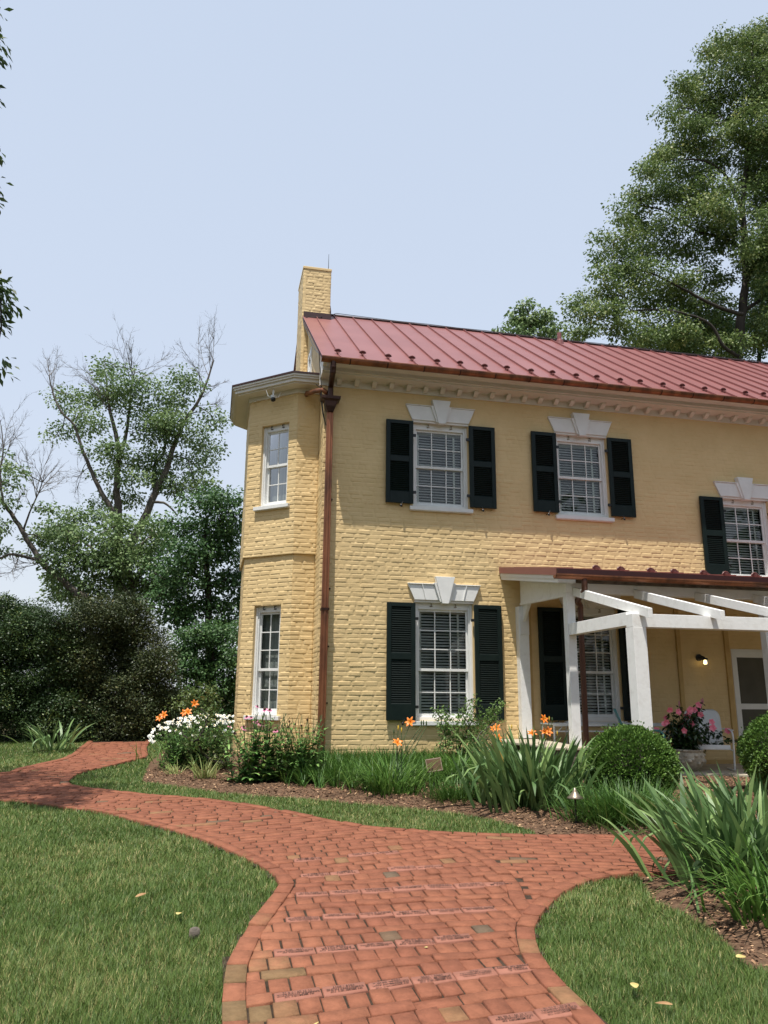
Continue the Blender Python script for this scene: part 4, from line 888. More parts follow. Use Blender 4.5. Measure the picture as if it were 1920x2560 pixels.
# panel on the porch side under the roof
q = MB(); q.prism([(3.40, -0.14, 2.80), (3.40, -1.80, 2.74), (3.40, -1.80, RZ(-1.8) - 0.14), (3.40, -0.14, RZ(-0.14) - 0.14)], (0.03, 0, 0)); q.obox((3.385, -0.14, 2.78), (0.06, 0, 0), (0, -1.66, -0.06), (0, 0, 0.03)); q.build('side_panel', M['white_worn'], porch)
q = MB(); q.prism([(3.42, -0.1, 2.78), (3.42, -0.42, 2.78), (3.42, -0.1, 2.45)], (0.05, 0, 0)); q.build('bracket', M['white'], porch)
q = MB(); q.prism([(3.12, 0.0, RZ(0) - 0.03), (3.12, -2.2, RZ(-2.2) - 0.03), (3.12, -2.2, RZ(-2.2)), (3.12, 0.0, RZ(0))], (PX1 - 3.12, 0, 0))
xs_ = [3.35 + 0.43 * i for i in range(22)]
for v in xs_: q.obox((v - 0.007, -2.19, RZ(-2.19) + 0.0005), (0.014, 0, 0), (0, 2.15, 0.163 * 2.15), (0, 0, 0.035))
proof = q.build('porch_roof', M['roof'], porch)
q = MB(); q.obox((3.095, -2.21, RZ(-2.21) - 0.085), (0.024, 0, 0), (0, 2.21, 0.163 * 2.21), (0, 0, 0.105)); q.build('verge_flashing', M['roof'], proof)
q = MB(); q.box(3.095, PX1, -2.235, -2.2005, RZ(-2.2) - 0.075, RZ(-2.2) + 0.008); q.build('eave_edge', M['roof_dark'], proof)
q = MB(); q.obox((3.125, -2.18, RZ(-2.18) - 0.19), (0.26, 0, 0), (0, 2.17, 0.163 * 2.17), (0, 0, 0.10)); q.obox((3.11, -2.18, RZ(-2.18) - 0.135), (0.014, 0, 0), (0, 2.17, 0.163 * 2.17), (0, 0, 0.05)); q.build('barge_board', M['white'], porch)
q = MB(); q.obox((3.39, -2.19, RZ(-2.19) - 0.06), (PX1 - 3.39, 0, 0), (0, 2.17, 0.163 * 2.17), (0, 0, 0.02))
q.build('ceiling_boards', M['wood_yellow'], porch)
for i, v in enumerate(xs_[1:]):
    o = bpy.data.objects.new('snow_guard', sg_me); col.objects.link(o); o.parent = proof; yy = -2.02 + (0.06 if i % 2 else -0.02)
    o.matrix_basis = (Matrix.Translation(porch.location) @ proof.matrix_basis).inverted() @ Matrix.Translation((v, yy, RZ(yy) + 0.004)) @ Matrix.Scale(0.95, 4)
q = MB(); gy, gzz, gr = -2.295, 2.942, 0.052
ring = [(gy - gr * math.cos(math.pi * i / n), gzz - gr * math.sin(math.pi * i / n)) for i in range(n + 1)]; inn = [(gy - (gr - 0.006) * math.cos(math.pi * i / n), gzz - (gr - 0.006) * math.sin(math.pi * i / n)) for i in range(n + 1)]
q.prism([(3.02, y, z) for y, z in ring + inn[::-1]], (PX1 - 3.02, 0, 0)); q.prism([(3.02, y, z) for y, z in ring], (0.005, 0, 0)); q.box(3.02, PX1, gy - gr - 0.008, gy - gr + 0.004, gzz - 0.004, gzz + 0.016)
q.build('gutter', M['copper'], porch)
q = MB(); q.tube(smooth_line([(3.46, -2.295, 2.90), (3.46, -2.29, 2.80), (3.49, -2.2, 2.74), (3.56, -1.86, 2.66), (3.64, -1.77, 2.60), (3.65, -1.75, 2.45), (3.645, -1.75, 2.0), (3.635, -1.75, 0.3)], 3), 0.042, 10); q.build('downspout', M['copper_brown'], porch, smooth=True)
q = MB(); q.box(3.1, 3.56, -2.05, 0.0, 0.1, 0.62); 
st = q.build('knee_wall', M['fieldstone'], porch, bevel=0.02)
q = MB(); q.prism([(2.86, -0.02, 0.621), (3.62, -0.02, 0.621), (3.62, -1.1, 0.621), (2.95, -1.0, 0.621)], (0, 0, 0.045)); q.prism([(3.0, -1.01, 0.621), (3.62, -1.11, 0.621), (3.62, -2.1, 0.621), (3.05, -2.05, 0.621)], (0, 0, 0.04)); q.build('wall_cap', M['flagstone'], st, bevel=0.012)
q = MB(); q.prism([(3.6, 0.0, 0.12), (PX1, 0.0, 0.12), (PX1, -2.3, 0.12), (7.2, -2.25, 0.12), (5.5, -1.95, 0.12), (5.25, -1.1, 0.12), (3.6, -1.9, 0.12)], (0, 0, 0.07)); q.build('porch_footing', M['fieldstone'], porch, bevel=0.02)
for poly in ([(3.6, -0.0), (5.2, -0.0), (5.2, -1.45), (3.6, -1.5)], [(5.21, -0.0), (6.7, -0.0), (6.75, -1.85), (5.9, -1.66), (5.15, -1.38)], [(6.71, -0.0), (PX1, -0.0), (PX1, -2.4), (7.3, -2.3), (6.76, -1.9)]):
    q = MB(); q.prism([(x, y, 0.192) for x, y in poly], (0, 0, 0.062)); q.build('flagstone', M['flagstone'], porch, bevel=0.014)

# ---------------------------------------------------------------- trees and shrubs
def leaf_cloud(C, n_per, rad, size, squash=0.6, droop=0.5, aspect=0.55, jitter=0.3, out=None):
    """rhombic leaves scattered round the cluster centres C; returns V (n*4,3), rnd per leaf"""
    n = len(C) * n_per; c = np.repeat(C, n_per, 0)
    d = rng.normal(0, 1, (n, 3)); d /= np.linalg.norm(d, axis=1)[:, None]; r = rad * rng.random(n) ** 0.45
    p = c + d * r[:, None] * np.array([1, 1, squash])
    ax = d * np.array([1, 1, 0.4]) + rng.normal(0, 0.5, (n, 3)); ax[:, 2] -= droop; ax /= np.linalg.norm(ax, axis=1)[:, None]
    nn = rng.normal(0, 0.7, (n, 3)) + np.array([0, 0, 0.9]); sd = np.cross(ax, nn); sd /= np.linalg.norm(sd, axis=1)[:, None] + 1e-9
    L = size * (0.7 + 0.6 * rng.random(n)); W = L * aspect; up = np.cross(sd, ax)
    V = np.stack([p, p + ax * (L * 0.5)[:, None] + sd * (W * 0.5)[:, None] + up * (L * 0.08)[:, None], p + ax * L[:, None], p + ax * (L * 0.5)[:, None] - sd * (W * 0.5)[:, None] + up * (L * 0.08)[:, None]], 1)
    base = np.repeat(rng.random(len(C)), n_per)
    return V.reshape(-1, 3), np.clip(0.5 * base + 0.5 * rng.random(n) + 0.0, 0, 1)

def grow(mb, start_pts, start_rad, targets, tip=0.008, k=0.0065, sides=5, bend=0.12, maxr=0.2):
    """branches: join every target to the nearest node already grown (near ones first); mb collects tubes"""
    nodes = [np.asarray(p) for p in start_pts]; par = [-1] * len(nodes); rad0 = list(start_rad)
    T = np.asarray(targets); S = np.array(nodes)
    d0 = np.array([np.min(np.linalg.norm(S - t, axis=1)) for t in T]); order = np.argsort(d0)
    N = np.zeros((len(S) + len(T), 3)); N[:len(S)] = S; cnt = len(S); cost = np.zeros(len(S) + len(T))
    link_ = []
    for i in order:
        d = np.linalg.norm(N[:cnt] - T[i], axis=1) + 0.25 * cost[:cnt]; j = int(d.argmin()); N[cnt] = T[i]; cost[cnt] = cost[j] + np.linalg.norm(N[j] - T[i]); link_.append((cnt, j)); cnt += 1
    kids = np.ones(cnt)
    for c, j in reversed(link_): kids[j] += kids[c]
    for c, j in link_:
        a, b = N[j], N[c]; L = np.linalg.norm(b - a)
        if L < 1e-4: continue
        m = (a + b) / 2 + rng.normal(0, bend * L, 3) * np.array([1, 1, 0.6]) + np.array([0, 0, bend * L * 0.6])
        r1 = min(maxr, tip + k * math.sqrt(kids[c])); r0 = min(maxr, max(r1, tip + k * math.sqrt(kids[c] + 1))) * 1.05
        mb.tube([a, 0.25 * a + 0.5 * m + 0.25 * b, b], [r0, (r0 + r1) / 2, r1], sides, cap=False)

def blob_points(blobs, dens, shell=0.55):
    out = []
    for c, r in blobs:
        r = np.asarray(r); n = max(3, int(dens * (r[0] * r[1] * r[2]) ** (2 / 3)))
        d = rng.normal(0, 1, (n, 3)); d /= np.linalg.norm(d, axis=1)[:, None]; out.append(np.asarray(c) + d * r * (shell + (1 - shell) * rng.random(n))[:, None] * (0.9 + 0.2 * rng.random(n))[:, None])
    return np.concatenate(out)

def tree(name, label, group, base, limbs, blobs, leaf, barkm, dens=14, n_per=60, rad=0.42, size=0.13, squash=0.6, droop=0.5, aspect=0.6, bare=None, shell=0.5, cat='tree', tip=0.006, k=0.0055, bfrac=0.4, trunk=0.55):
    root = empty(name, tuple(base), label, cat, group)
    mb = MB(); sp, sr = [], []
    for pts, r0, r1 in limbs:
        L = smooth_line(pts, 4); nr = len(L); rr = [trunk * (r0 + (r1 - r0) * (i / (nr - 1)) ** 0.8) for i in range(nr)]
        L = [p + rng.normal(0, 0.12, 3) * r for p, r in zip(L, rr)]
        mb.tube(L, rr, 9, cap=False); sp += L[nr // 4:]; sr += rr[nr // 4:]
    C = blob_points(blobs, dens, shell)
    Cb = C[rng.permutation(len(C))[:int(max(30, len(C) * bfrac))]]; grow(mb, sp, sr, Cb, tip=tip, k=k); mb.build('trunk', barkm, root, smooth=True)
    V, r = leaf_cloud(C, n_per, rad, size, squash, droop, aspect)
    link('crown', big_mesh('crown', V, np.arange(len(V)).reshape(-1, 4), r), M[leaf], root)
    if bare is not None:
        tw = MB(); S_ = np.array(sp)
        def twig(p, d, L, r, lev):
            pts = [p]; n_ = 5; dirs = []
            for i in range(n_):
                d = d + rng.normal(0, 0.10, 3) + np.array([0, 0, 0.05]); d = d / np.linalg.norm(d); p = p + d * L / n_; pts.append(p); dirs.append(d)
            tw.tube(pts, [r * (1 - 0.16 * i) for i in range(n_ + 1)], 4 if lev else 5, cap=False)
            if lev < 3:
                for _ in range((7, 5, 3)[lev]):
                    i = rng.integers(1, n_ + 1); dd = dirs[i - 1] + rng.normal(0, 0.42, 3); twig(pts[i], dd / np.linalg.norm(dd), L * rng.uniform(0.3, 0.55), r * 0.5, lev + 1)
        for c_, r_ in bare:
            top = c_ + np.array([0, 0, r_[2]]); j = np.argsort(np.linalg.norm(S_ - (c_ - np.array([0, 0, r_[2] * 0.8])), axis=1))[:6]
            for k_ in range(2):
                a_ = S_[j[rng.integers(0, 6)]]; e_ = c_ + r_ * np.array([rng.uniform(-.8, .8), rng.uniform(-.8, .8), rng.uniform(0.1, 0.9)]); d_ = e_ - a_; L_ = np.linalg.norm(d_); twig(a_, d_ / L_, L_ * 1.1, 0.014, 0)
        tw.build('bare_twigs', M['twig'], root)
    return root

def bl(f, Y, *L, dy=0.8):
    """blobs from outline circles (cx,cy,rx,ry) in photo pixels, given real depth Y and thickness"""
    out = []
    for cx, cy, rx, ry in L:
        x, y = f(cx, cy); s = f(1, 0)[0] - f(0, 0)[0]; yy = Y + rng.uniform(-dy, dy); p = at(x, y, yy); m = np.linalg.norm(p - CAM) / FPX * s
        out.append((p, (rx * m, 0.8 * (rx + ry) / 2 * m, ry * m)))
    return out
fA = lambda x, y: (x / 2.592, 800 + y / 2.592)
fL = lambda x, y: (1200 + x / 2.304, 40 + y / 2.304)
fF = lambda x, y: (x, y)
def pl(f, Y, *L): return [at(*f(x, y), Y) for x, y in L]

# big half-dead maple on the left
YA = 13.0
ba = at(310, 1868, YA); ba[2] = gz(0, 9)
tree('half_dead_maple', 'tall maple with bare dead tips standing behind the dark hedge', None, ba,
     [([ba] + pl(fA, YA, (775, 1815), (765, 1600), (770, 1350), (760, 1150), (755, 1000), (770, 850), (740, 700), (705, 560), (690, 430)), 0.36, 0.06),
      (pl(fA, YA, (775, 1700), (830, 1500), (870, 1400), (940, 1280), (1000, 1130), (1080, 960), (1130, 800), (1200, 650), (1290, 520), (1340, 400), (1385, 260)), 0.34, 0.04),
      (pl(fA, YA - .5, (765, 1330), (700, 1190), (640, 1090), (580, 950), (530, 830), (480, 680), (400, 600), (345, 480), (318, 360)), 0.17, 0.03),
      (pl(fA, YA + .4, (772, 900), (820, 720), (840, 560), (855, 430), (872, 330)), 0.13, 0.03),
      (pl(fA, YA + .6, (1010, 1120), (1000, 950), (1060, 860), (1090, 700), (1160, 560)), 0.16, 0.04),
      (pl(fA, YA - .6, (990, 1180), (1060, 1185), (1110, 1220), (1150, 1270)), 0.09, 0.04)],
     bl(fA, YA, (700, 310, 70, 80), (800, 390, 130, 90), (500, 530, 120, 60), (400, 500, 60, 40), (420, 730, 100, 60), (590, 640, 110, 80), (700, 520, 110, 90), (830, 520, 110, 90), (1000, 420, 60, 50), (1180, 430, 100, 110), (1060, 560, 120, 110), (1150, 680, 210, 100), (1390, 640, 80, 70), (1290, 800, 120, 70), (980, 720, 180, 110), (1060, 950, 260, 100), (1260, 1040, 130, 90), (650, 850, 90, 60), (800, 830, 110, 60), (850, 1000, 90, 70), (680, 1010, 60, 50), (820, 1150, 110, 70), (680, 1200, 80, 50), (1100, 1080, 150, 60), (1350, 890, 70, 40), (1320, 960, 60, 40)),
     'maple_leaves', M['bark'], dens=42, n_per=80, rad=0.50, size=0.105,
     bare=bl(fA, YA, (340, 400, 60, 110), (330, 330, 40, 60), (540, 400, 80, 110), (620, 360, 50, 80), (830, 240, 70, 80), (900, 260, 60, 90), (1060, 320, 70, 90), (1250, 280, 90, 120), (1370, 220, 80, 120), (1400, 460, 60, 60), (500, 940, 90, 60), (470, 1090, 100, 50), (1390, 560, 90, 40), (680, 480, 60, 60), (1330, 160, 50, 60)))
# lower maple mass behind the hedge
bb = at(340, 1868, 11.5); bb[2] = gz(0, 9)
tree('leafy_maple', 'leafy maple crown filling the space under the half dead maple', None, bb,
     [([bb] + pl(fA, 11.5, (860, 1850), (840, 1650), (800, 1500), (760, 1400)), 0.2, 0.06), (pl(fA, 11.5, (850, 1750), (930, 1600), (900, 1480), (1000, 1390), (1060, 1395)), 0.12, 0.05), (pl(fA, 11.3, (850, 1800), (700, 1600), (560, 1450), (450, 1380)), 0.12, 0.05)],
     bl(fA, 11.5, (560, 1290, 140, 70), (420, 1360, 140, 80), (330, 1420, 90, 80), (600, 1450, 200, 110), (760, 1330, 120, 80), (420, 1560, 160, 100), (700, 1600, 200, 110), (900, 1560, 200, 120), (980, 1420, 160, 90), (420, 1720, 130, 80), (600, 1780, 200, 90), (850, 1760, 200, 100), (350, 1660, 80, 60), (740, 1480, 120, 80), (1050, 1700, 160, 110), (960, 1310, 90, 60)),
     'maple_leaves', M['bark'], dens=44, n_per=95, rad=0.44, size=0.105)
# leaning, thinly leaved tree at the far left
bc_ = at(250, 1868, 10.5); bc_[2] = gz(0, 9)
tree('leaning_tree', 'leaning thinly leaved tree with bare branches at the left edge', None, bc_,
     [([bc_] + pl(fA, 10.5, (560, 1850), (500, 1780), (420, 1700), (300, 1600), (210, 1480), (140, 1360), (70, 1250), (0, 1160), (-60, 1050), (-100, 900)), 0.22, 0.06),
      (pl(fA, 10.5, (260, 1560), (150, 1530), (60, 1520), (0, 1545), (-80, 1580)), 0.09, 0.04),
      (pl(fA, 10.5, (150, 1370), (190, 1250), (250, 1120), (290, 1000)), 0.06, 0.02),
      (pl(fA, 10.5, (20, 1180), (0, 1000), (20, 850), (10, 700)), 0.07, 0.02)],
     bl(fA, 10.5, (60, 1080, 60, 60), (120, 990, 40, 40), (20, 920, 40, 60), (30, 1180, 50, 50), (80, 1500, 90, 40), (-60, 1450, 80, 100), (300, 1215, 40, 30), (0, 1320, 50, 40), (-120, 1000, 100, 150), (-100, 1200, 100, 100), (240, 1400, 70, 40)),
     'maple_leaves', M['bark'], dens=28, n_per=60, rad=0.34, size=0.10,
     bare=bl(fA, 10.5, (60, 850, 90, 130), (150, 950, 120, 120), (250, 1020, 90, 110), (20, 720, 50, 110), (290, 1130, 80, 70), (90, 1650, 130, 80), (120, 1620, 100, 50), (200, 1170, 90, 60), (330, 1010, 50, 60)))
# dense dark tree next to the bay
bd = at(520, 1868, 10.0); bd[2] = gz(0, 9)
tree('dark_hackberry', 'dense dark green tree close behind the bay window', None, bd,
     [([bd] + pl(fA, 10, (1350, 1800), (1340, 1600), (1330, 1450), (1340, 1300)), 0.22, 0.08), (pl(fA, 10, (1345, 1700), (1200, 1620), (1080, 1680), (1000, 1640)), 0.1, 0.04)],
     bl(fA, 10.0, (1400, 1130, 100, 60), (1290, 1240, 150, 90), (1450, 1230, 130, 110), (1550, 1230, 60, 90), (1180, 1350, 130, 90), (1350, 1400, 190, 130), (1530, 1420, 90, 180), (1200, 1520, 170, 120), (1420, 1620, 200, 160), (1200, 1750, 170, 150), (1080, 1850, 160, 120), (1480, 1850, 170, 150), (1300, 1950, 200, 150), (1560, 1700, 60, 130), (1100, 1600, 110, 90)),
     'dark_tree_leaves', M['bark_dark'], dens=42, n_per=95, rad=0.45, size=0.105)
be = at(520, 1866, 7.0); be[2] = gz(0, 9)
tree('holly_tree', 'glossy dark holly tree between hedge and bay', None, be,
     [([be] + pl(fF, 7.0, (530, 1800), (535, 1700), (530, 1600)), 0.12, 0.05)],
     bl(fF, 7.0, (560, 1600, 50, 60), (520, 1640, 50, 60), (575, 1680, 40, 70), (530, 1720, 60, 60), (490, 1760, 50, 60), (560, 1780, 60, 70), (450, 1800, 50, 60), (520, 1830, 80, 50), (600, 1620, 30, 80), (480, 1690, 40, 40), (455, 1650, 35, 45), (440, 1720, 35, 50), (470, 1600, 35, 40), (500, 1590, 35, 40), dy=0.4),
     'dark_tree_leaves', M['bark_dark'], dens=110, n_per=60, rad=0.26, size=0.085)
# yew hedge: two great bushes
def bush(name, label, base, blobs, leaf, dens, n_per, rad, size, group=None, shell=0.75, droop=0.0, stem=True, cat='shrub', aspect=0.5, squash=0.8):
    root = empty(name, tuple(base), label, cat, group)
    C = blob_points(blobs, dens, shell); V, r = leaf_cloud(C, n_per, rad, size, squash, droop, aspect)
    if stem:
        mb = MB(); base = np.asarray(base); st = [base + np.array([0, 0, 0.05 * i]) for i in range(3)]
        grow(mb, st, [0.03] * 3, C[rng.permutation(len(C))[:max(12, len(C) // 6)]], tip=0.004, k=0.004, sides=5); mb.build('stems', M['bark_dark'], root, smooth=True)
    zmin = gz(V[:, 0], V[:, 1]); V[:, 2] = np.maximum(V[:, 2], zmin + 0.01 * rng.random(len(V)))
    link('foliage', big_mesh('foliage', V, np.arange(len(V)).reshape(-1, 4), r), M[leaf], root); return root
b1 = at(60, 1866, 4.6); b1[2] = gz(0, 4.6)
bush('yew_hedge', 'huge black green clipped yew bush at the left edge behind the lawn', b1,
     bl(fF, 4.8, (20, 1600, 100, 90), (90, 1580, 80, 60), (-60, 1620, 100, 110), (20, 1700, 120, 100), (120, 1690, 100, 110), (-80, 1760, 120, 110), (40, 1800, 130, 90), (150, 1810, 100, 80), (60, 1560, 50, 40), (-20, 1540, 60, 50), dy=0.5), 'yew_leaves', 200, 150, 0.24, 0.048, shell=0.6)
b2 = at(320, 1866, 4.4); b2[2] = gz(0, 4.4)
bush('yew_hedge', 'huge dark yew bush with bronze tips at the end of the brick path', b2,
     bl(fF, 4.8, (230, 1580, 80, 80), (300, 1570, 80, 70), (190, 1640, 70, 80), (350, 1640, 75, 80), (270, 1660, 110, 100), (390, 1700, 50, 90), (200, 1740, 90, 100), (320, 1760, 110, 90), (410, 1790, 50, 70), (240, 1820, 110, 60), (350, 1830, 90, 50), (250, 1530, 50, 40), (320, 1525, 40, 30), dy=0.5), 'bronze_yew_leaves', 200, 150, 0.24, 0.048, shell=0.6)
# great linden behind the roof
YL = 15.5
bt = at(1862, 1868, YL); bt[2] = gz(0, 9)
tree('linden_tree', 'towering linden with dark trunk rising behind the red roof', None, bt,
     [([bt, bt + np.array([0, 0, 5.0])] + pl(fL, YL, (1490, 1950), (1510, 1700), (1530, 1500), (1520, 1250), (1510, 1100), (1530, 900), (1560, 650), (1570, 400), (1565, 200)), 0.52, 0.08),
      (pl(fL, YL, (1520, 1150), (1450, 980), (1380, 880), (1270, 830), (1120, 830)), 0.22, 0.05),
      (pl(fL, YL + .6, (1525, 1350), (1400, 1280), (1250, 1240), (1080, 1130), (930, 1090)), 0.18, 0.05),
      (pl(fL, YL - .8, (1510, 1720), (1380, 1680), (1260, 1620), (1150, 1560), (980, 1480), (820, 1440)), 0.18, 0.05),
      (pl(fL, YL - 1, (1490, 1960), (1400, 1900), (1330, 1780), (1200, 1720), (1000, 1690), (830, 1710), (650, 1720)), 0.16, 0.05),
      (pl(fL, YL, (1545, 780), (1450, 620), (1340, 620), (1230, 540), (1130, 530)), 0.14, 0.04),
      (pl(fL, YL, (1570, 450), (1640, 300), (1700, 200)), 0.12, 0.04), (pl(fL, YL, (1530, 1500), (1650, 1350), (1800, 1150), (1950, 950)), 0.25, 0.06), (pl(fL, YL, (1515, 1700), (1680, 1600), (1900, 1500)), 0.2, 0.06)],
     bl(fL, YL, (1565, 110, 60, 60), (1420, 140, 60, 60), (1570, 220, 130, 90), (1390, 240, 100, 80), (1310, 190, 50, 40), (1540, 380, 160, 110), (1290, 390, 120, 80), (1180, 440, 90, 70), (1080, 570, 70, 40), (1400, 520, 140, 90), (1240, 560, 120, 60), (1180, 680, 140, 80), (1380, 680, 130, 80), (1590, 620, 130, 150), (1040, 810, 110, 60), (1180, 780, 110, 60), (1330, 790, 110, 70), (1560, 820, 110, 110), (960, 900, 80, 60), (1100, 930, 120, 70), (890, 1040, 70, 60), (1030, 1040, 120, 70), (1600, 1000, 100, 130), (1180, 1060, 90, 60), (830, 1130, 70, 50), (950, 1180, 130, 80), (1110, 1180, 90, 60), (740, 1280, 70, 40), (860, 1300, 130, 80), (1020, 1320, 120, 80), (680, 1380, 70, 40), (790, 1420, 110, 60), (1170, 1360, 100, 80), (950, 1480, 150, 80), (700, 1500, 90, 50), (1120, 1530, 130, 80), (1340, 1290, 110, 70), (1450, 1280, 80, 70), (820, 1590, 140, 80), (640, 1620, 80, 50), (540, 1680, 80, 50), (700, 1720, 150, 70), (1000, 1650, 150, 80), (1200, 1620, 120, 80), (880, 1800, 160, 80), (600, 1800, 100, 70), (1100, 1800, 170, 90), (1320, 1500, 100, 90), (1370, 1660, 80, 60), (1640, 1250, 100, 140), (1650, 1500, 90, 160), (1300, 1800, 140, 90), (1450, 1880, 110, 80), (1620, 1800, 70, 140), (1000, 1880, 200, 80), (1250, 1920, 220, 80),
        (1660, 130, 100, 90), (1690, 420, 120, 130), (1650, 800, 100, 140), (1700, 1050, 120, 160), (1660, 1380, 90, 120), (1270, 910, 100, 70), (1300, 1020, 120, 80), (1420, 1120, 110, 80), (1280, 1130, 100, 70), (1430, 1000, 70, 60), (1380, 1200, 120, 70), (1590, 1450, 80, 100), (1560, 1350, 60, 80), (1750, 250, 150, 130), (1800, 550, 200, 200), (1900, 900, 220, 220), (1950, 1300, 260, 220), (1900, 1700, 260, 200), dy=1.6),
     'linden_leaves', M['bark_dark'], dens=26, n_per=88, rad=0.58, size=0.135, squash=0.5, droop=0.7, tip=0.008, k=0.006, bfrac=0.16)
bt2 = at(1900, 1868, 19); bt2[2] = gz(0, 9)
tree('shade_tree', 'dark shade tree behind the linden at the right edge', None, bt2,
     [([bt2, bt2 + np.array([0, 0, 5.0])] + pl(fL, 19, (1610, 1950), (1620, 1750), (1640, 1500)), 0.3, 0.1), (pl(fL, 19, (1610, 1900), (1420, 1850), (1300, 1760)), 0.14, 0.06)],
     bl(fL, 19, (1350, 1850, 180, 120), (1500, 1780, 120, 100), (1620, 1650, 100, 150), (1700, 1400, 120, 200), (1250, 1700, 140, 100), (1800, 1700, 200, 200), (1150, 1850, 150, 90), (1560, 1900, 150, 70), dy=1.2),
     'dark_tree_leaves', M['bark_dark'], dens=18, n_per=80, rad=0.6, size=0.15)
bs = at(1330, 1868, 24); bs[2] = gz(0, 9)
tree('distant_ash', 'small pale green tree top showing above the red roof ridge', None, bs,
     [([bs, bs + np.array([0, 0, 6.0])] + pl(fL, 24, (290, 1850), (290, 1750), (260, 1670)), 0.25, 0.06)],
     bl(fL, 24, (255, 1670, 40, 35), (220, 1730, 70, 40), (340, 1720, 70, 50), (150, 1790, 60, 40), (280, 1780, 120, 60), (410, 1780, 60, 50), (300, 1850, 180, 50), (300, 1950, 180, 80), dy=0.5), 'maple_leaves', M['bark'], dens=18, n_per=55, rad=0.5, size=0.22, droop=1.0)
# cherry whose branches hang in at the left edge; its trunk is outside the picture
bw = np.array([-7.2, -3.2, float(gz(0, -3.2))])
tree('cherry_tree', 'overhanging cherry branches with drooping leaves along the left edge', None, bw,
     [([bw, bw + np.array([0.1, 0, 2.5]), bw + np.array([0.4, -0.1, 5]), bw + np.array([0.5, -0.3, 8.0]), bw + np.array([0.3, -0.4, 11])], 0.26, 0.08),
      ([bw + np.array([0.3, -0.1, 4.0]), np.array([-5.6, -3.8, 6.2]), np.array([-4.4, -4.1, 6.6]), at(-40, 700, -4.2)], 0.09, 0.02),
      ([bw + np.array([0.5, -0.2, 6.5]), np.array([-5.2, -4.0, 8.6]), at(-60, 80, -4.2)], 0.09, 0.02),
      ([bw + np.array([0.5, -0.2, 5.5]), np.array([-5.4, -4.0, 7.4]), at(-70, 380, -4.2)], 0.07, 0.02)],
     bl(fF, -4.2, (-81, 60, 60, 80), (-38, 130, 32, 35), (-56, 350, 32, 28), (-68, 480, 45, 40), (-54, 600, 34, 45), (-31, 735, 34, 30), (-56, 790, 40, 55), (-26, 770, 30, 30), (-51, 900, 32, 30), (-86, 690, 40, 50), (-106, 250, 60, 100), dy=0.25) + [(np.array([-5.4, -3.9, 6.6]), (1.0, 1.1, 0.8)), (np.array([-5.6, -3.9, 8.2]), (1.2, 1.3, 1.0)), (np.array([-5.4, -4.0, 9.8]), (1.1, 1.2, 0.9)), (np.array([-6.6, -3.4, 9.5]), (1.6, 1.6, 1.6)), (np.array([-7.6, -2.8, 8.0]), (1.5, 1.6, 1.4))],
     'cherry_leaves', M['bark_dark'], dens=34, n_per=44, rad=0.22, size=0.10, squash=0.8, droop=0.9, aspect=0.36, tip=0.004, k=0.004)

# ---------------------------------------------------------------- garden plants
def gpt(x, y): return np.array([x, y, float(gz(x, y)) + 0.015])
def clump(name, label, c, spread, n, L, W, mkey, th=(0.1, 0.5), bend=(0.6, 1.4), prof='taper', k=6, power=1.0, cat='plant', group=None, twist=0.0, azb=None, part='leaves', fold=0.0):
    """tuft of strap leaves rising from an oval patch"""
    root = empty(name, tuple(gpt(*c)), label, cat, group)
    q = rng.normal(0, 0.42, (n, 2)) * np.array(spread) + np.array(c); az = np.arctan2(q[:, 1] - c[1], q[:, 0] - c[0]) + rng.normal(0, 0.7, n)
    if azb is not None: az = np.where(rng.random(n) < azb[1], azb[0] + rng.normal(0, 0.6, n), az)
    th0 = th[0] + (th[1] - th[0]) * rng.random(n); th1 = th0 + bend[0] + (bend[1] - bend[0]) * rng.random(n)
    if fold: th1 = np.where(rng.random(n) < fold, th0 + 2.6, th1)
    Ls = L * (0.6 + 0.5 * rng.random(n)); Ws = W * (0.7 + 0.5 * rng.random(n))
    rc = rng.random(n); rc = np.where(rng.random(n) < 0.006, 1.0, rc * 0.94)
    V, F, P = straps(np.column_stack([q, gz(q[:, 0], q[:, 1]) - 0.005]), az, th0, th1, Ls, Ws, k, prof, rng.normal(0, twist, n) if twist else None, power)
    zg = gz(V[:, 0], V[:, 1]) + 0.008; V[:, 2] = np.maximum(V[:, 2], zg)
    link(part, big_mesh(part, V, F, np.repeat(rc, k - 1), smooth=True), M[mkey], root); return root

def petals(n, L, W, th0, th1, z0=0.0, k=4, prof='leaf', rows=1, power=1.0):
    az = np.arange(n) * 2 * math.pi / n + rng.normal(0, 0.06, n)
    return straps(np.zeros((n, 3)) + np.array([0, 0, z0]), az, np.full(n, th0), np.full(n, th1), np.full(n, L), np.full(n, W), k, prof, None, power)[:2]
def flower_mesh(name, pet, mats, extra=None):
    """petals + centre as one mesh, faces +Z"""
    V, F = pet; me = big_mesh(name, V, F, smooth=True); me.materials.append(mats[0])
    if extra is not None:
        me2 = bpy.data.meshes.new('x'); me2.from_pydata(extra.v, [], extra.f)
        import bmesh; bm = bmesh.new(); bm.from_mesh(me); nf = len(bm.faces); bm.from_mesh(me2); bm.faces.ensure_lookup_table()
        for f in bm.faces[nf:]: f.material_index = 1
        bm.to_mesh(me); bm.free(); bpy.data.meshes.remove(me2); me.materials.append(mats[1])
    return me
def put(me, parent, p, d, s=1.0, name='flower'):
    o = bpy.data.objects.new(name, me); col.objects.link(o); o.parent = parent
    d = Vector(d).normalized(); w = Matrix.Translation(Vector(p)) @ d.to_track_quat('Z', 'Y').to_matrix().to_4x4() @ Matrix.Rotation(random.random() * 6.28, 4, 'Z') @ Matrix.Scale(s, 4)
    o.matrix_basis = parent.matrix_basis.inverted() @ w; return o
TOCAM = lambda p: Vector(CAM) - Vector(p)
lily_c = MB()
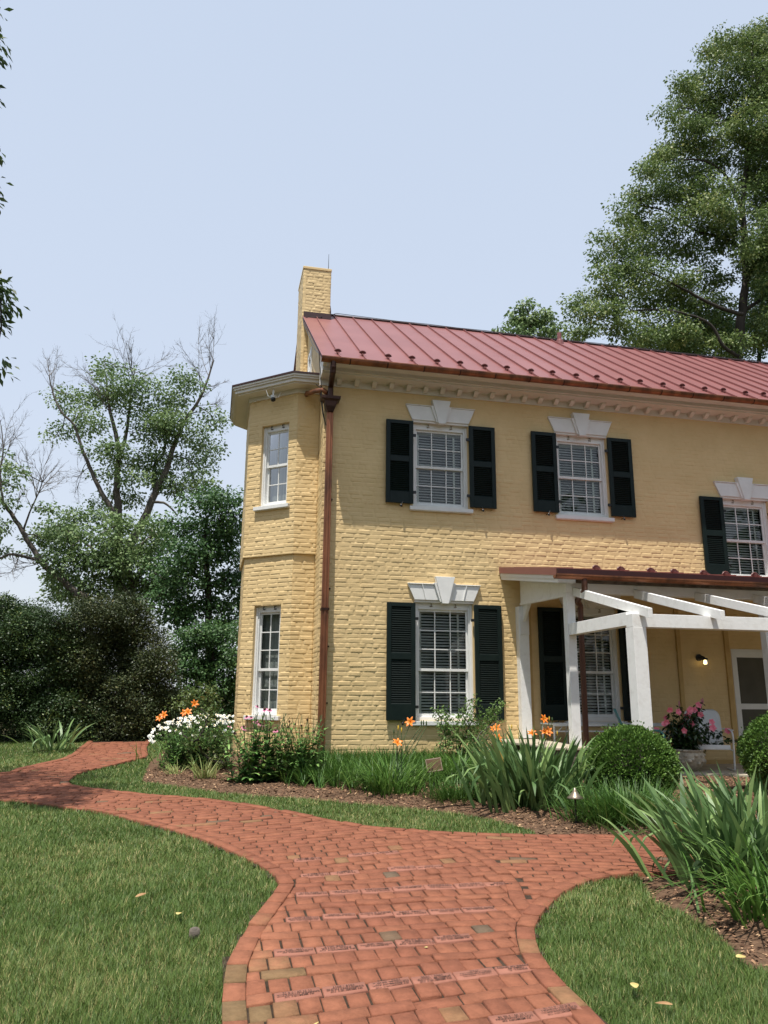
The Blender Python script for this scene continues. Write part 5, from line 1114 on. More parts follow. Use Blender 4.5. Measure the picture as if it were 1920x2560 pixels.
for i in range(5): lily_c.tube([(0, 0, 0), (0.012 * math.cos(i), 0.012 * math.sin(i), 0.075)], [0.0015, 0.003], 4)
LILY = [flower_mesh('lily', petals(6, 0.095, 0.034, 0.35, 1.9, k=6), (M['orange_petal'], M['yellow_centre']), lily_c) for _ in range(2)]
def stemtube(parent, lines, r=0.004, name='stems', m='stem'):
    q = MB()
    for L in lines: q.tube(smooth_line(L, 3), r, 5, cap=False)
    return q.build(name, M[m], parent, smooth=True)
def daylily(label, c, fl, buds, n=90, L=0.62, Y=None, spread=(0.25, 0.2), group='orange daylilies in the bed', stuffw=0.016, flsize=0.88):
    root = clump('daylily', label, c, spread, n, L, stuffw, 'daylily_leaves', th=(0.05, 0.45), bend=(0.7, 1.9), cat='flower', group=group)
    g0 = gpt(*c); lines = []
    for i, p in enumerate(fl):
        put(LILY[i % 2], root, p, TOCAM(p).normalized() * 0.8 + Vector((random.uniform(-.6, .6), 0, random.uniform(0.2, .9))), flsize)
        b0 = g0 + np.array([random.uniform(-.1, .1), random.uniform(-.06, .06), 0]); lines.append([b0, b0 * 0.5 + np.asarray(p) * 0.5 + np.array([random.uniform(-.03, .03), 0, 0.05]), np.asarray(p)])
    for p in buds:
        q = MB(); p = np.asarray(p); q.lathe([(0.002, 0), (0.009, 0.02), (0.009, 0.045), (0.002, 0.065)], p, 7); q.build('bud', M['yellow_centre'] if random.random() < .4 else M['variegated_leaves'] if False else M['stem'], root, smooth=True)
        b0 = g0 + np.array([random.uniform(-.1, .1), random.uniform(-.06, .06), 0]); lines.append([b0, b0 * 0.5 + p * 0.5 + np.array([random.uniform(-.03, .03), 0, 0.04]), p])
    stemtube(root, lines, 0.0045, 'flower_stalk'); return root
f2 = lambda x, y: (860 + x / 2.765, 1740 + y / 2.765)
f3c = lambda x, y: (360 + x / 3.77, 1680 + y / 3.77)
daylily('daylily clump beside the brown plaque with two orange flowers', (0.60, -2.95), [at(*f2(462, 185), -2.9), at(*f2(368, 332), -2.95)], [at(*f2(x, y), -2.9) for x, y in ((345, 265), (375, 240), (398, 255), (550, 205), (570, 210), (535, 205))], n=300, L=0.62, spread=(0.42, 0.30))
daylily('daylily behind the leafy sapling with orange flowers near the wall', (1.75, -1.9), [at(*f2(1058, 228), -1.9), at(*f2(1035, 240), -1.85), at(*f2(1062, 298), -1.95)], [at(*f2(985, 240), -1.9), at(*f2(1160, 230), -1.8)], n=240, L=0.58, spread=(0.45, 0.3))
daylily('daylily in front of the porch post with three orange flowers', (2.55, -2.3), [at(*f2(1375, 165), -2.3), at(*f2(1300, 268), -2.35), at(*f2(1390, 255), -2.3), at(*f2(1410, 250), -2.3)], [at(*f2(x, y), -2.3) for x, y in ((1420, 175), (1440, 180), (1475, 275), (1395, 300))], n=70, L=0.55, spread=(0.4, 0.25))
daylily('daylily behind the white daisies with orange flowers', (-2.0, 0.35), [at(*f3c(190, 412), 0.3), at(*f3c(155, 440), 0.3), at(*f3c(390, 390), 0.3), at(*f3c(415, 385), 0.25), at(*f3c(475, 305), 0.35)], [at(*f3c(260, 380), 0.3), at(*f3c(285, 410), 0.3)], n=60, L=0.55, spread=(0.5, 0.25))
# iris clumps
def iris(label, c, spread, n, L, W, name='iris_clump', fold=0.10, azb=None, bend=(0.15, 0.75), th=(0.02, 0.55)):
    return clump(name, label, c, spread, n, L, W, 'iris_leaves', th=th, bend=bend, prof='sword', k=8, power=1.8, twist=1.0, cat='iris', group='iris clumps', fold=fold, azb=azb)
iris('large blue green iris clump in front of the porch left of the boxwood', (1.90, -3.95), (0.60, 0.44), 330, 0.84, 0.046, fold=0.16, th=(0.02, 0.7))
iris('iris clump with broad leaves leaning over the path at the right edge', (2.14, -6.98), (0.52, 0.42), 290, 0.78, 0.040, azb=(2.7, 0.16), fold=0.12, th=(0.05, 0.8))
iris('small iris clump below the dark hedge on the left lawn edge', (-4.0, 2.25), (0.35, 0.25), 46, 0.62, 0.04, th=(0.2, 0.8), bend=(0.4, 1.2))
iris('iris clump behind the first at the right edge beside the boxwood', (2.75, -6.5), (0.5, 0.35), 170, 0.68, 0.040, fold=0.08)
clump('strap_leaf_lily', 'arching narrow leaved lily clump at the right edge over the mulch', (1.80, -7.7), (0.40, 0.28), 150, 0.72, 0.020, 'daylily_leaves', th=(0.05, 0.5), bend=(1.0, 2.0), azb=(3.4, 0.3))
# liriope
clump('liriope_clump', 'tuft of grassy liriope left of the large iris clump', (1.22, -3.5), (0.34, 0.28), 620, 0.36, 0.009, 'liriope_leaves', th=(0.0, 0.8), bend=(0.4, 1.3), k=5, group='liriope tufts')
clump('liriope_clump', 'wide tuft of dark liriope behind the path light', (2.45, -4.9), (0.56, 0.40), 1900, 0.47, 0.010, 'liriope_leaves', th=(0.0, 0.8), bend=(0.4, 1.3), k=5, group='liriope tufts')
clump('variegated_sedge', 'left smaller cream and green striped tuft by the daisies', (-1.88, -1.1), (0.10, 0.08), 46, 0.26, 0.016, 'variegated_leaves', th=(0.2, 0.9), bend=(0.3, 1.0), k=5, group='striped tufts')
clump('variegated_sedge', 'right larger cream and green striped tuft on bare mulch', (-1.50, -1.55), (0.13, 0.10), 60, 0.34, 0.018, 'variegated_leaves', th=(0.1, 0.7), bend=(0.2, 0.8), k=5, group='striped tufts')
def liriope_border():
    n = 15000; q = np.column_stack([rng.uniform(-0.55, 2.9, n), np.zeros(n)]); fr = np.interp(q[:, 0], [-0.6, -0.2, 0.4, 1.0, 2.0, 2.9], [-2.35, -2.6, -2.85, -2.75, -2.3, -1.7]); q[:, 1] = fr + rng.random(n) ** 0.8 * (-0.12 - fr)
    cid = np.round(q / 0.2); cc = cid * 0.2 + np.stack([hsh(cid[:, 0].astype(int), cid[:, 1].astype(int), 1), hsh(cid[:, 0].astype(int), cid[:, 1].astype(int), 2)], 1) * 0.1; q = cc + (q - cc) * 0.45
    az = np.arctan2(q[:, 1] - cc[:, 1], q[:, 0] - cc[:, 0]) + rng.normal(0, 0.6, n); th0 = 0.6 * rng.random(n)
    V, F, _ = straps(np.column_stack([q, gz(q[:, 0], q[:, 1])]), az, th0, th0 + 0.4 + 0.9 * rng.random(n), 0.20 + 0.16 * rng.random(n), 0.009 + 0.006 * rng.random(n), 5)
    V[:, 2] = np.maximum(V[:, 2], gz(V[:, 0], V[:, 1]) + 0.01)
    o = link('liriope_border', big_mesh('liriope_border', V, F, np.repeat(rng.random(n), 4)), M['liriope_leaves']); tag(o, 'low green liriope ground cover along the foot of the yellow wall', 'ground cover', kind='stuff')
liriope_border()
# leafy flowering stems
def herb(name, label, c, spread, nst, H, leafL, leafW, mkey, heads, mesh, Y, cat='flower', group=None, nl=12, lean=0.22, headname='flower', facing=None):
    root = empty(name, tuple(gpt(*c)), label, cat, group); lines = []; LV, LF, LR = [], [], []; nv = 0
    tops = [np.asarray(h) for h in heads] + [None] * nst
    for t in tops:
        b0 = np.array([c[0] + rng.normal(0, 0.4) * spread[0], c[1] + rng.normal(0, 0.4) * spread[1], 0]); b0[2] = gz(b0[0], b0[1])
        if t is None: t = np.array([b0[0] + rng.normal(0, lean) * H, b0[1] + rng.normal(0, lean) * H, b0[2] + H * (0.55 + 0.45 * rng.random())])
        else: b0[:2] = b0[:2] * 0.5 + t[:2] * 0.5; b0[2] = gz(b0[0], b0[1])
        mid = b0 * 0.5 + t * 0.5 + np.array([0, 0, 0.04]); lines.append([b0, mid, t]); L = smooth_line([b0, mid, t], 6); m = len(L)
        k = nl; ti = rng.uniform(0.06, 0.86, k); P = np.array([L[int(v * (m - 1))] for v in ti]); az = rng.random(k) * 6.28; sc_ = (1.15 - ti * 0.75)
        V, F, _ = straps(P, az, np.full(k, 0.9) + rng.normal(0, .2, k), np.full(k, 1.9) + rng.normal(0, .3, k), leafL * sc_ * (0.7 + 0.6 * rng.random(k)), leafW * sc_, 5, 'leaf')
        LV.append(V); LF.append(F + nv); nv += len(V); LR.append(np.repeat(rng.random(k), 4))
    stemtube(root, lines, 0.0032)
    LV = np.concatenate(LV); LV[:, 2] = np.maximum(LV[:, 2], gz(LV[:, 0], LV[:, 1]) + 0.008)
    link('leaves', big_mesh('leaves', LV, np.concatenate(LF), np.concatenate(LR), smooth=True), M[mkey], root)
    for h in heads:
        d = Vector((rng.normal(0, .25), -0.35 + rng.normal(0, .2), 1)) if facing is None else Vector((rng.normal(0, .35), facing + rng.normal(0, .25), 0.8)); put(mesh, root, h, d, random.uniform(0.7, 1.05), headname)
    return root
conec = MB(); conec.ball((0, 0, 0.010), 0.017, 0.017, 0.017, 9, 6)
CONE = flower_mesh('coneflower', petals(14, 0.042, 0.013, 1.45, 2.1, k=4), (M['mauve_petal'], M['cone']), conec)
sd = MB(); sd.ball((0, 0, 0.0), 0.015, 0.015, 0.018, 9, 6); SEED = bpy.data.meshes.new('seed_head'); SEED.from_pydata(sd.v, [], sd.f); SEED.materials.append(M['cone'])
herb('coneflower_clump', 'tall coneflowers with drooping pink petals below the bay window', (-0.82, -1.85), (0.42, 0.28), 66, 0.86, 0.16, 0.044, 'herb_leaves', [at(*f3c(x, y), -1.8 + random.uniform(-.15, .15)) for x, y in ((1068, 325), (1140, 355), (1185, 360), (970, 425), (1010, 430), (1060, 460), (1095, 490), (940, 520), (1125, 500), (805, 510), (853, 580), (1020, 590), (1190, 545), (1240, 555), (945, 540), (1050, 470))], CONE, -1.8, nl=19, group='coneflower clumps')
herb('coneflower_clump', 'coneflower clump gone to dark seed heads beside the downspout', (-0.30, -2.0), (0.30, 0.22), 46, 0.82, 0.15, 0.036, 'herb_leaves', [at(*f3c(x, y), -2.0 + random.uniform(-.1, .1)) for x, y in ((1370, 465), (1425, 490), (1485, 505), (1325, 500), (1360, 520), (1540, 450), (1550, 530), (1535, 550), (1310, 640), (1290, 590), (1600, 560))], SEED, -2.0, nl=19, group='coneflower clumps', headname='seed_head')
dc = MB(); dc.ball((0, 0, 0.004), 0.010, 0.010, 0.006, 8, 4)
DAISY = flower_mesh('daisy', petals(13, 0.023, 0.010, 1.35, 1.75, k=3), (M['white_petal'], M['yellow_centre']), dc)
dp = []
while len(dp) < 150:
    x, y = random.uniform(50, 850), 0; top = np.interp(x, [40, 120, 300, 500, 850], [600, 500, 440, 400, 400]); y = top + random.expovariate(1 / 55) + (40 if random.random() < .2 else 0)
    if y < 660: dp.append(at(*f3c(x, y), -0.45 + random.uniform(-.3, .35) - 0.0003 * (x - 400)))
for i in range(10): dp.append(at(*f3c(45 + i * 4, 600 + i * 7), -0.5))
dz = herb('daisy_bush', 'mounded bush of white daisies left of the bay', (-1.55, -0.4), (0.60, 0.36), 130, 0.62, 0.12, 0.030, 'herb_leaves', dp[:98], DAISY, -0.4, nl=16, facing=-0.75)
me = None
q_v, q_f, nv = [], [], 0
V0 = np.array([v.co[:] for v in DAISY.vertices]); F0 = [tuple(p.vertices) for p in DAISY.polygons]
for p in dp[98:]:
    mt = np.array((Vector((rng.normal(0, .35), -0.8, 0.8)).to_track_quat('Z', 'Y')).to_matrix()); W_ = V0 @ mt.T + p; q_v += [tuple(v) for v in W_]; q_f += [tuple(nv + i for i in f) for f in F0]; nv += len(V0)
me = bpy.data.meshes.new('daisy_mass'); me.from_pydata(q_v, [], q_f); o = link('daisy_mass', me, M['white_petal'], dz); o['kind'] = 'stuff'
# shrubs
bush('azalea_shrub', 'twiggy azalea with bronze tinted leaves among the daisies', gpt(-1.25, -0.95), bl(f3c, -0.95, (520, 470, 90, 60), (620, 420, 70, 60), (430, 540, 80, 60), (700, 560, 90, 70), (560, 600, 100, 70), (780, 620, 80, 70), (640, 720, 130, 80), (450, 700, 90, 80), (790, 750, 70, 80), (560, 330, 50, 50), (640, 800, 140, 60), dy=0.15), 'shrub_leaves', 300, 16, 0.11, 0.05, shell=0.4)
bush('bronze_shrub', 'small rounded shrub with reddish tips behind the daisies', gpt(-1.2, 1.2), bl(f3c, 1.0, (420, 240, 120, 80), (560, 200, 120, 80), (520, 300, 140, 90), (640, 260, 60, 80), (330, 330, 60, 70), (500, 400, 170, 80), (560, 150, 70, 40), dy=0.2), 'shrub_leaves', 380, 20, 0.12, 0.055, shell=0.5)
sap = empty('sapling_shrub', tuple(gpt(1.95, -0.95)), 'wispy light green sapling in front of the lower window', 'shrub')
tips = [at(*f2(x, y), -0.95 + random.uniform(-.2, .2)) for x, y in ((640, 95), (700, 110), (720, 150), (670, 160), (770, 230), (820, 130), (880, 20), (860, 60), (900, 150), (930, 90), (960, 200), (1000, 130), (1060, 60), (1040, 130), (1090, 50), (1000, 180), (1070, 170), (940, 260), (700, 260), (680, 320), (760, 300), (830, 280), (880, 330), (950, 340), (1000, 300), (730, 200), (800, 350), (870, 200), (1030, 100), (650, 120), (900, 390), (960, 400), (840, 400), (910, 20), (1085, 90), (700, 350), (920, 300))]
mb = MB(); b0 = gpt(1.95, -0.95); grow(mb, [b0 + np.array([0.02 * i, 0, 0.09 * i]) for i in range(4)] + [b0 + np.array([-0.06 * i, 0.02 * i, 0.10 * i]) for i in range(1, 4)], [0.012] * 7, tips, tip=0.003, k=0.0022, bend=0.1); mb.build('stems', M['bark'], sap, smooth=True)
C = np.concatenate([np.array(tips)] + [np.array(tips) * (1 - t) + (b0 + np.array([0, 0, 0.25])) * t + rng.normal(0, 0.03, (len(tips), 3)) for t in (0.12, 0.25, 0.38)]); V, r = leaf_cloud(C, 15, 0.085, 0.055, 0.9, 0.1, 0.42); link('leaves', big_mesh('leaves', V, np.arange(len(V)).reshape(-1, 4), r), M['sapling_leaves'], sap)
# clipped boxwood balls
def boxwood(label, c, r, h, n=36000):
    root = empty('boxwood_ball', tuple(gpt(c[0], c[1])), label, 'shrub', 'clipped boxwood balls')
    g = gz(c[0], c[1]); N = n; d = rng.normal(0, 1, (N, 3)); d /= np.linalg.norm(d, axis=1)[:, None]; keep = d[:, 2] > -0.75; d = d[keep]; N = len(d)
    lump = 1 + 0.13 * (fbm(d[:, 0] * 2.2 + 5, d[:, 1] * 2.2 + d[:, 2] * 2.2) - 0.5) + 0.22 * (fbm(d[:, 0] * 7 + 1, d[:, 1] * 7 + d[:, 2] * 7 + 3) - 0.5)
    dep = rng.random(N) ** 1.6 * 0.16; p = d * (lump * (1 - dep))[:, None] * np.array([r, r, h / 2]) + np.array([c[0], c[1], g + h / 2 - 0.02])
    spr = rng.random(N) < 0.02; p[spr] += d[spr] * 0.04 + np.array([0, 0, 0.02])
    ax = d + rng.normal(0, 0.5, (N, 3)) + np.array([0, 0, 0.35]); ax /= np.linalg.norm(ax, axis=1)[:, None]; sdv = np.cross(ax, rng.normal(0, 1, (N, 3))); sdv /= np.linalg.norm(sdv, axis=1)[:, None]
    L = 0.028 * (0.7 + 0.6 * rng.random(N)); Wd = L * 0.62
    V = np.stack([p, p + ax * (L * .5)[:, None] + sdv * (Wd * .5)[:, None], p + ax * L[:, None], p + ax * (L * .5)[:, None] - sdv * (Wd * .5)[:, None]], 1).reshape(-1, 3); V[:, 2] = np.maximum(V[:, 2], g + 0.02)
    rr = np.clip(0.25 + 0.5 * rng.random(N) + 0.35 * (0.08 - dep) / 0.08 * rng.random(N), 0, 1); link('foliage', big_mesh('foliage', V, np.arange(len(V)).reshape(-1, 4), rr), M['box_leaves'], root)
    q = MB(); q.ball((c[0], c[1], g + h / 2 - 0.02), r * 0.74, r * 0.74, h * 0.37, 16, 10); q.build('twig_core', M['bark_dark'], root, smooth=True)
    return root
boxwood('clipped boxwood ball in front of the pergola post', (2.95, -4.12), 0.47, 0.84)
boxwood('clipped boxwood ball at the right edge beside the planter', (5.42, -3.55), 0.58, 0.98)

# ---------------------------------------------------------------- porch furniture and small things
FZ = 0.254
pc = (5.60, -1.12, FZ)
pot = empty('stone_planter', pc, 'round cast stone planter with carved fruit garland on the porch flagstone', 'planter')
q = MB(); q.lathe([(0.0, 0.0), (0.10, 0.0), (0.125, 0.02), (0.19, 0.07), (0.232, 0.15), (0.238, 0.21), (0.222, 0.27), (0.215, 0.283), (0.235, 0.29), (0.235, 0.315), (0.205, 0.315), (0.195, 0.25), (0.0, 0.25)], pc, 40)
for i in range(30):
    a = 2 * math.pi * (i + 0.4 * rng.random()) / 30; zc = 0.185 + 0.05 * math.sin(i * 2.4) + 0.012 * rng.normal(); s = 0.026 + 0.014 * rng.random()
    q.ball((pc[0] + 0.229 * math.cos(a), pc[1] + 0.229 * math.sin(a), pc[2] + zc), s, s, s * 0.85, 8, 5)
q.build('bowl', M['stone_cast'], pot, smooth=True)
q = MB(); q.lathe([(0.0, 0.262), (0.197, 0.258)], pc, 24); q.build('potting_soil', M['mulch_soil'], pot)
mv = empty('mandevilla', (pc[0], pc[1], pc[2] + 0.26), 'pink flowering mandevilla with dark glossy leaves in the stone planter', 'flower')
f7 = lambda x, y: (1580 + x / 3.95, 1400 + y / 3.95)
fl = [at(*f7(x, y), -1.25 + random.uniform(-.14, .12)) for x, y in ((372, 1478), (455, 1500), (565, 1500), (615, 1480), (545, 1545), (655, 1435), (330, 1560), (345, 1600), (520, 1620), (588, 1620), (520, 1685), (785, 1600), (800, 1660), (945, 1690), (245, 1685), (680, 1525), (320, 1620), (580, 1480))]
tr = MB(); tr.lathe([(0.004, -0.055), (0.010, -0.03), (0.016, -0.004), (0.012, 0.0)], (0, 0, 0), 8)
TRUM = [flower_mesh('trumpet', petals(5, 0.052, 0.046, 0.95, 1.75, k=4), (M['pink_petal'], M['pink_petal']), tr) for _ in range(2)]
base = np.array([pc[0], pc[1], pc[2] + 0.26]); ln = []
for i, p in enumerate(fl):
    put(TRUM[i % 2], mv, p, TOCAM(p).normalized() + Vector((random.uniform(-.9, .9), 0, random.uniform(-.5, .6))), random.uniform(0.9, 1.15)); ln.append([base + rng.normal(0, .05, 3) * [1, 1, 0], base * .45 + p * .55 + np.array([0, .03, .06]), p])
for x, y in ((465, 1415), (685, 1395), (700, 1385), (1065, 1775)): p = at(*f7(x, y), -1.2); ln.append([base, base * .4 + p * .6 + np.array([0, 0, .05]), p]); q = MB(); q.lathe([(0.002, -0.05), (0.010, -0.02), (0.006, 0.03), (0.0, 0.04)], p, 7); q.build('bud', M['mauve_petal'], mv)
stemtube(mv, ln, 0.004, 'stems')
cl = []
for L in ln:
    S = smooth_line(L, 5); cl += [S[int(t * (len(S) - 1))] for t in (0.12, 0.25, 0.35, 0.45, 0.55, 0.65, 0.75, 0.85)]
dd = rng.normal(0, 1, (150, 3)); dd /= np.linalg.norm(dd, axis=1)[:, None]; cl += list(base + np.array([0, 0, 0.22]) + dd * np.array([0.27, 0.25, 0.20]) * (rng.random(150) ** .4)[:, None])
V, r = leaf_cloud(np.array(cl), 7, 0.055, 0.075, 0.9, 0.7, 0.45); link('leaves', big_mesh('leaves', V, np.arange(len(V)).reshape(-1, 4), r), M['mandevilla_leaves'], mv)

def metal_chair(label, loc, rz, m):
    """1940s shell back lawn chair, authored facing -Y at the origin"""
    root = empty('lawn_chair', loc, label, 'chair', 'metal lawn chairs on the porch', rz)
    def part(q, name, **k):
        o = q.build(name, m, None, **k); o.parent = root; return o
    # back: curved rounded panel
    nu, nv = 14, 14; q = MB(); W2, H = 0.275, 0.52; vs = []
    for side in (0, 1):
        for j in range(nv + 1):
            t = j / nv
            for i in range(nu + 1):
                u = -1 + 2 * i / nu; w = W2 * (0.94 + 0.06 * t)
                if t > 0.72: kx = (t - 0.72) / 0.28; w *= 1 - 0.34 * (1 - math.sqrt(max(0, 1 - kx * kx)))
                y = 0.20 + 0.20 * t + 0.035 * math.cos(u * 1.4) - 0.008 * side; vs.append((u * w, y, 0.36 + H * t + (0.015 if side else 0)))
    N = (nu + 1) * (nv + 1); F = []
    for s in (0, 1):
        for j in range(nv):
            for i in range(nu): a = s * N + j * (nu + 1) + i; F.append((a, a + 1, a + nu + 2, a + nu + 1) if s else (a, a + nu + 1, a + nu + 2, a + 1))
    bd = [i for i in range(nu + 1)] + [j * (nu + 1) + nu for j in range(1, nv + 1)] + [nv * (nu + 1) + i for i in range(nu - 1, -1, -1)] + [j * (nu + 1) for j in range(nv - 1, 0, -1)]
    for a, b_ in zip(bd, bd[1:] + bd[:1]): F.append((a, b_, N + b_, N + a))
    q.add(vs, F); part(q, 'backrest', smooth=True)
    q = MB(); q.prism([(-0.25, -0.26, 0.375), (0.25, -0.26, 0.375), (0.25, -0.28, 0.33), (0.25, -0.275, 0.315), (-0.25, -0.275, 0.315), (-0.25, -0.28, 0.33)], (0, 0.0001, 0))
    q.add([(-0.255, -0.27, 0.385), (0.255, -0.27, 0.385), (0.25, 0.20, 0.345), (-0.25, 0.20, 0.345), (-0.255, -0.28, 0.335), (0.255, -0.28, 0.335), (0.25, 0.20, 0.33), (-0.25, 0.20, 0.33)], [(0, 1, 2, 3), (4, 7, 6, 5), (0, 4, 5, 1), (1, 5, 6, 2), (2, 6, 7, 3), (3, 7, 4, 0)]); part(q, 'seat', bevel=0.006)
    for s in (-1, 1):
        q = MB(); x = 0.305 * s; q.tube(smooth_line([(x, 0.30, 0.60), (x, 0.15, 0.60), (x, -0.16, 0.585), (x, -0.25, 0.55), (x, -0.27, 0.47), (x, -0.24, 0.30), (x, -0.20, 0.06), (x, -0.15, 0.014), (x, 0.0, 0.012), (x, 0.32, 0.012)], 4), 0.014, 8); part(q, 'arm_frame', smooth=True)
        q = MB(); q.tube([(x, -0.20, 0.30), (0.24 * s, 0.1, 0.34)], 0.010, 6); q.tube([(x, 0.25, 0.60), (0.25 * s, 0.31, 0.60)], 0.010, 6); part(q, 'arm_stay')
        q = MB(); q.add([(x - 0.028, -0.22, 0.602), (x + 0.028, -0.22, 0.602), (x + 0.024, 0.12, 0.618), (x - 0.024, 0.12, 0.618), (x - 0.028, -0.22, 0.590), (x + 0.028, -0.22, 0.590), (x + 0.024, 0.12, 0.606), (x - 0.024, 0.12, 0.606)], [(0, 1, 2, 3), (4, 7, 6, 5), (0, 4, 5, 1), (1, 5, 6, 2), (2, 6, 7, 3), (3, 7, 4, 0)]); part(q, 'armrest')
    return root
metal_chair('white metal lawn chair behind the pink mandevilla', (6.02, -1.05, FZ), R(-24), M['metal_white'])
metal_chair('teal metal lawn chair half hidden behind the pergola post', (5.02, -0.92, FZ), R(62), M['metal_teal'])
tb = empty('side_table', (4.6, -0.45, FZ), 'long white metal table below the porch window', 'table')
q = MB(); q.box(3.62, 5.62, -0.72, -0.24, 0.905, 0.925); q.box(3.62, 5.62, -0.73, -0.7201, 0.885, 0.93); q.build('table_top', M['metal_white'], tb, bevel=0.003)
for x in (3.65, 4.05, 5.58):
    for y in (-0.69, -0.27): q = MB(); q.tube([(x, y, FZ), (x, y, 0.905)], 0.013, 7); q.build('leg', M['metal_white'], tb)
q = MB(); q.box(3.66, 5.58, -0.70, -0.69, 0.80, 0.82); q.build('apron', M['metal_white'], tb)
for x in (3.70, 4.02): q = MB(); q.tube(smooth_line([(x, -0.69, 0.9), (x - 0.08 * (1 if x > 3.9 else -1), -0.69, 0.88), (x - 0.02, -0.69, 0.78)], 4), 0.008, 6); q.build('scroll', M['metal_white'], tb)
# lit wall lamp
wl = empty('wall_lamp', (6.70, -0.02, 1.98), 'small black wall lamp with glowing bulb beside the screen door', 'lamp')
q = MB(); q.tube([(6.69, 0.0, 2.0), (6.69, -0.03, 2.0)], 0.058, 16); q.build('backplate', M['metal_black'], wl)
q = MB(); q.tube(smooth_line([(6.69, -0.03, 2.0), (6.71, -0.09, 2.01), (6.73, -0.12, 1.985)], 3), 0.016, 8); q.tube([(6.73, -0.12, 1.99), (6.73, -0.12, 1.955)], [0.042, 0.046], 14); q.build('arm', M['metal_black'], wl)
q = MB(); q.lathe([(0.014, 0.055), (0.022, 0.035), (0.034, 0.005), (0.026, -0.022), (0.0, -0.032)], (6.73, -0.12, 1.91), 14); q.build('bulb', M['bulb'], wl, smooth=True)
q = MB(); q.lathe([(0.042, 0.05), (0.046, 0.0), (0.046, -0.05)], (6.73, -0.12, 1.91), 16); q.build('glass_shade', M['glass'], wl, smooth=True)
# path light
pg = gpt(1.88, -4.98); lt = empty('path_light', tuple(pg), 'bronze hat path light on a dark stake in front of the liriope', 'garden light')
q = MB(); q.tube([pg - np.array([0, 0, .1]), pg + np.array([0, 0, .23])], 0.011, 8); q.build('stake', M['metal_black'], lt)
q = MB(); q.lathe([(0.0, 0.325), (0.012, 0.318), (0.02, 0.295), (0.05, 0.255), (0.078, 0.235), (0.076, 0.228), (0.045, 0.245), (0.0, 0.25)], pg, 22); q.build('hat', M['bronze'], lt, smooth=True)
# plaque
ps = at(1085, 1912, -2.75); sg = empty('plant_plaque', tuple(gpt(ps[0], ps[1])), 'small brown plant plaque on a stake among the daylily leaves', 'sign')
q = MB(); g0 = gpt(ps[0], ps[1]); q.tube([g0 - np.array([0, 0, .08]), ps + np.array([0, 0.02, 0])], 0.009, 6); q.build('stake', M['metal_black'], sg)
tilt = Matrix.Translation(Vector(ps)) @ Matrix.Rotation(R(-12), 4, 'Z') @ Matrix.Rotation(R(-9), 4, 'Y') @ Matrix.Rotation(R(-28), 4, 'X')
def tilted(q): q.v = [tuple(tilt @ Vector(v)) for v in q.v]; return q
q = tilted(MB().box(-0.095, 0.095, 0, 0.008, -0.085, 0.085)); q.build('panel', M['plaque'], sg, bevel=0.003)
q = MB()
for x0, x1, y0, y1 in ((-0.09, 0.09, 0.072, 0.076), (-0.09, 0.09, -0.076, -0.072), (-0.09, -0.087, -0.0719, 0.0719), (0.087, 0.09, -0.0719, 0.0719)): q.box(x0, x1, -0.0012, 0.0, y0, y1)
tilted(q).build('panel_border', M['plaque_line'], sg)
# round light sunk in the lawn
wg = gpt(-1.50, -7.42) + np.array([0, 0, 0.006]); wl2 = empty('lawn_light', tuple(wg), 'small round bronze fixture sunk in the left lawn', 'garden light')
q = MB(); q.lathe([(0.0, 0.012), (0.014, 0.010), (0.017, 0.004), (0.027, 0.002), (0.029, -0.03)], wg, 18)
q.v = [tuple(Matrix.Translation(Vector(wg)) @ Matrix.Rotation(R(18), 4, 'X') @ Vector(np.array(v) - wg)) for v in q.v]; q.build('housing', M['fieldstone'], wl2, smooth=True)
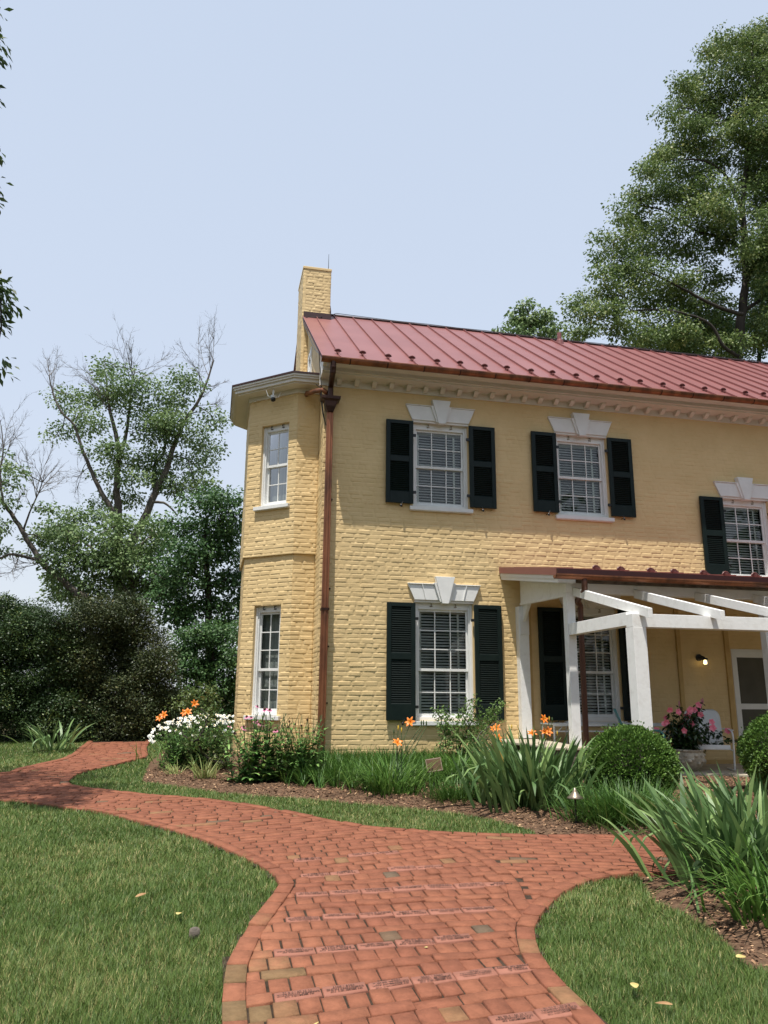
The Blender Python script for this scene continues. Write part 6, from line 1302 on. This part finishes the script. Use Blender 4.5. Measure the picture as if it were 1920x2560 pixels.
# fallen leaves
def fallen(label, x, y, s, m, dz=0.02, rz=None):
    root = bpy.data.objects.new('x', None); bpy.data.objects.remove(root)
    n = 7; V, F, _ = straps(np.zeros((1, 3)), np.array([0.0]), np.array([1.35]), np.array([1.75]), np.array([s * 0.85]), np.array([s * 0.42]), n, 'leaf'); V[:, 2] += 0.10 * s * np.abs(np.tile([-1, 1], n)) 
    me = big_mesh('fallen_leaf', V, F, smooth=True); o = link('fallen_leaf', me, m); o.location = (x, y, float(gz(x, y)) + dz * 0.75); o.rotation_euler = (R(random.uniform(-20, 20)), R(random.uniform(-15, 15)), random.uniform(0, 6.28) if rz is None else rz); tag(o, label, 'fallen leaf', 'fallen leaves')
Y_, B_ = M['petal_yellow_leaf'], M['petal_brown_leaf']
fallen('pale fallen leaf lying far left on the lawn', -2.28, -7.17, 0.10, Y_, 0.02, 0.2)
fallen('yellow fallen leaf on the lawn near the round bronze fixture', -1.60, -7.15, 0.075, Y_, 0.025, 1.4)
fallen('curled brown fallen leaf in the middle of the left lawn', -1.86, -6.75, 0.08, B_, 0.02, 0.5)
fallen('yellow fallen leaf on the small lawn nearest the mulch', 1.11, -8.28, 0.08, Y_, 0.025, 0.3)
fallen('large yellow fallen leaf on the small right lawn', 0.41, -8.55, 0.085, Y_, 0.03, 1.2)
fallen('orange brown fallen leaf on the grass at the bottom edge', 0.47, -8.74, 0.09, B_, 0.03, 2.2)
fallen('tiny crumpled leaf on the bricks at the bottom of the path', -1.02, -8.62, 0.045, Y_, 0.008, 0.9)
fallen('tiny tan leaf on the inscribed bricks', -0.34, -7.84, 0.03, Y_, 0.008, 2.0)
fallen('brown fallen leaf on the mulch beneath the iris clump', 1.45, -4.62, 0.11, B_, 0.05, 0.6)
fallen('tan curled leaf on the mulch at the right edge', 1.42, -7.75, 0.10, B_, 0.05, 1.7)

# woods behind the photographer: outside the picture, added to cut low sky light and show as reflections in the panes
def woods():
    bl_ = []
    for i in range(16):
        a = -1.9 + 3.8 * i / 15; d = 21 + 4 * rng.random(); x, y = CAM[0] + d * math.sin(a + math.pi), CAM[1] + d * math.cos(a + math.pi); h = 9 + 5 * rng.random()
        for k in range(4): bl_.append((np.array([x + rng.normal(0, 1.2), y + rng.normal(0, 1.2), h * (0.25 + 0.2 * k)]), (2.8, 2.8, 2.2)))
    C = blob_points(bl_, 9, 0.4); V, r = leaf_cloud(C, 8, 1.1, 0.75, 0.7, 0.5, 0.6)
    o = link('far_woods', big_mesh('far_woods', V, np.arange(len(V)).reshape(-1, 4), r), M['dark_tree_leaves']); tag(o, 'leafy wood out of view behind the viewer', 'wood', kind='stuff')
woods()
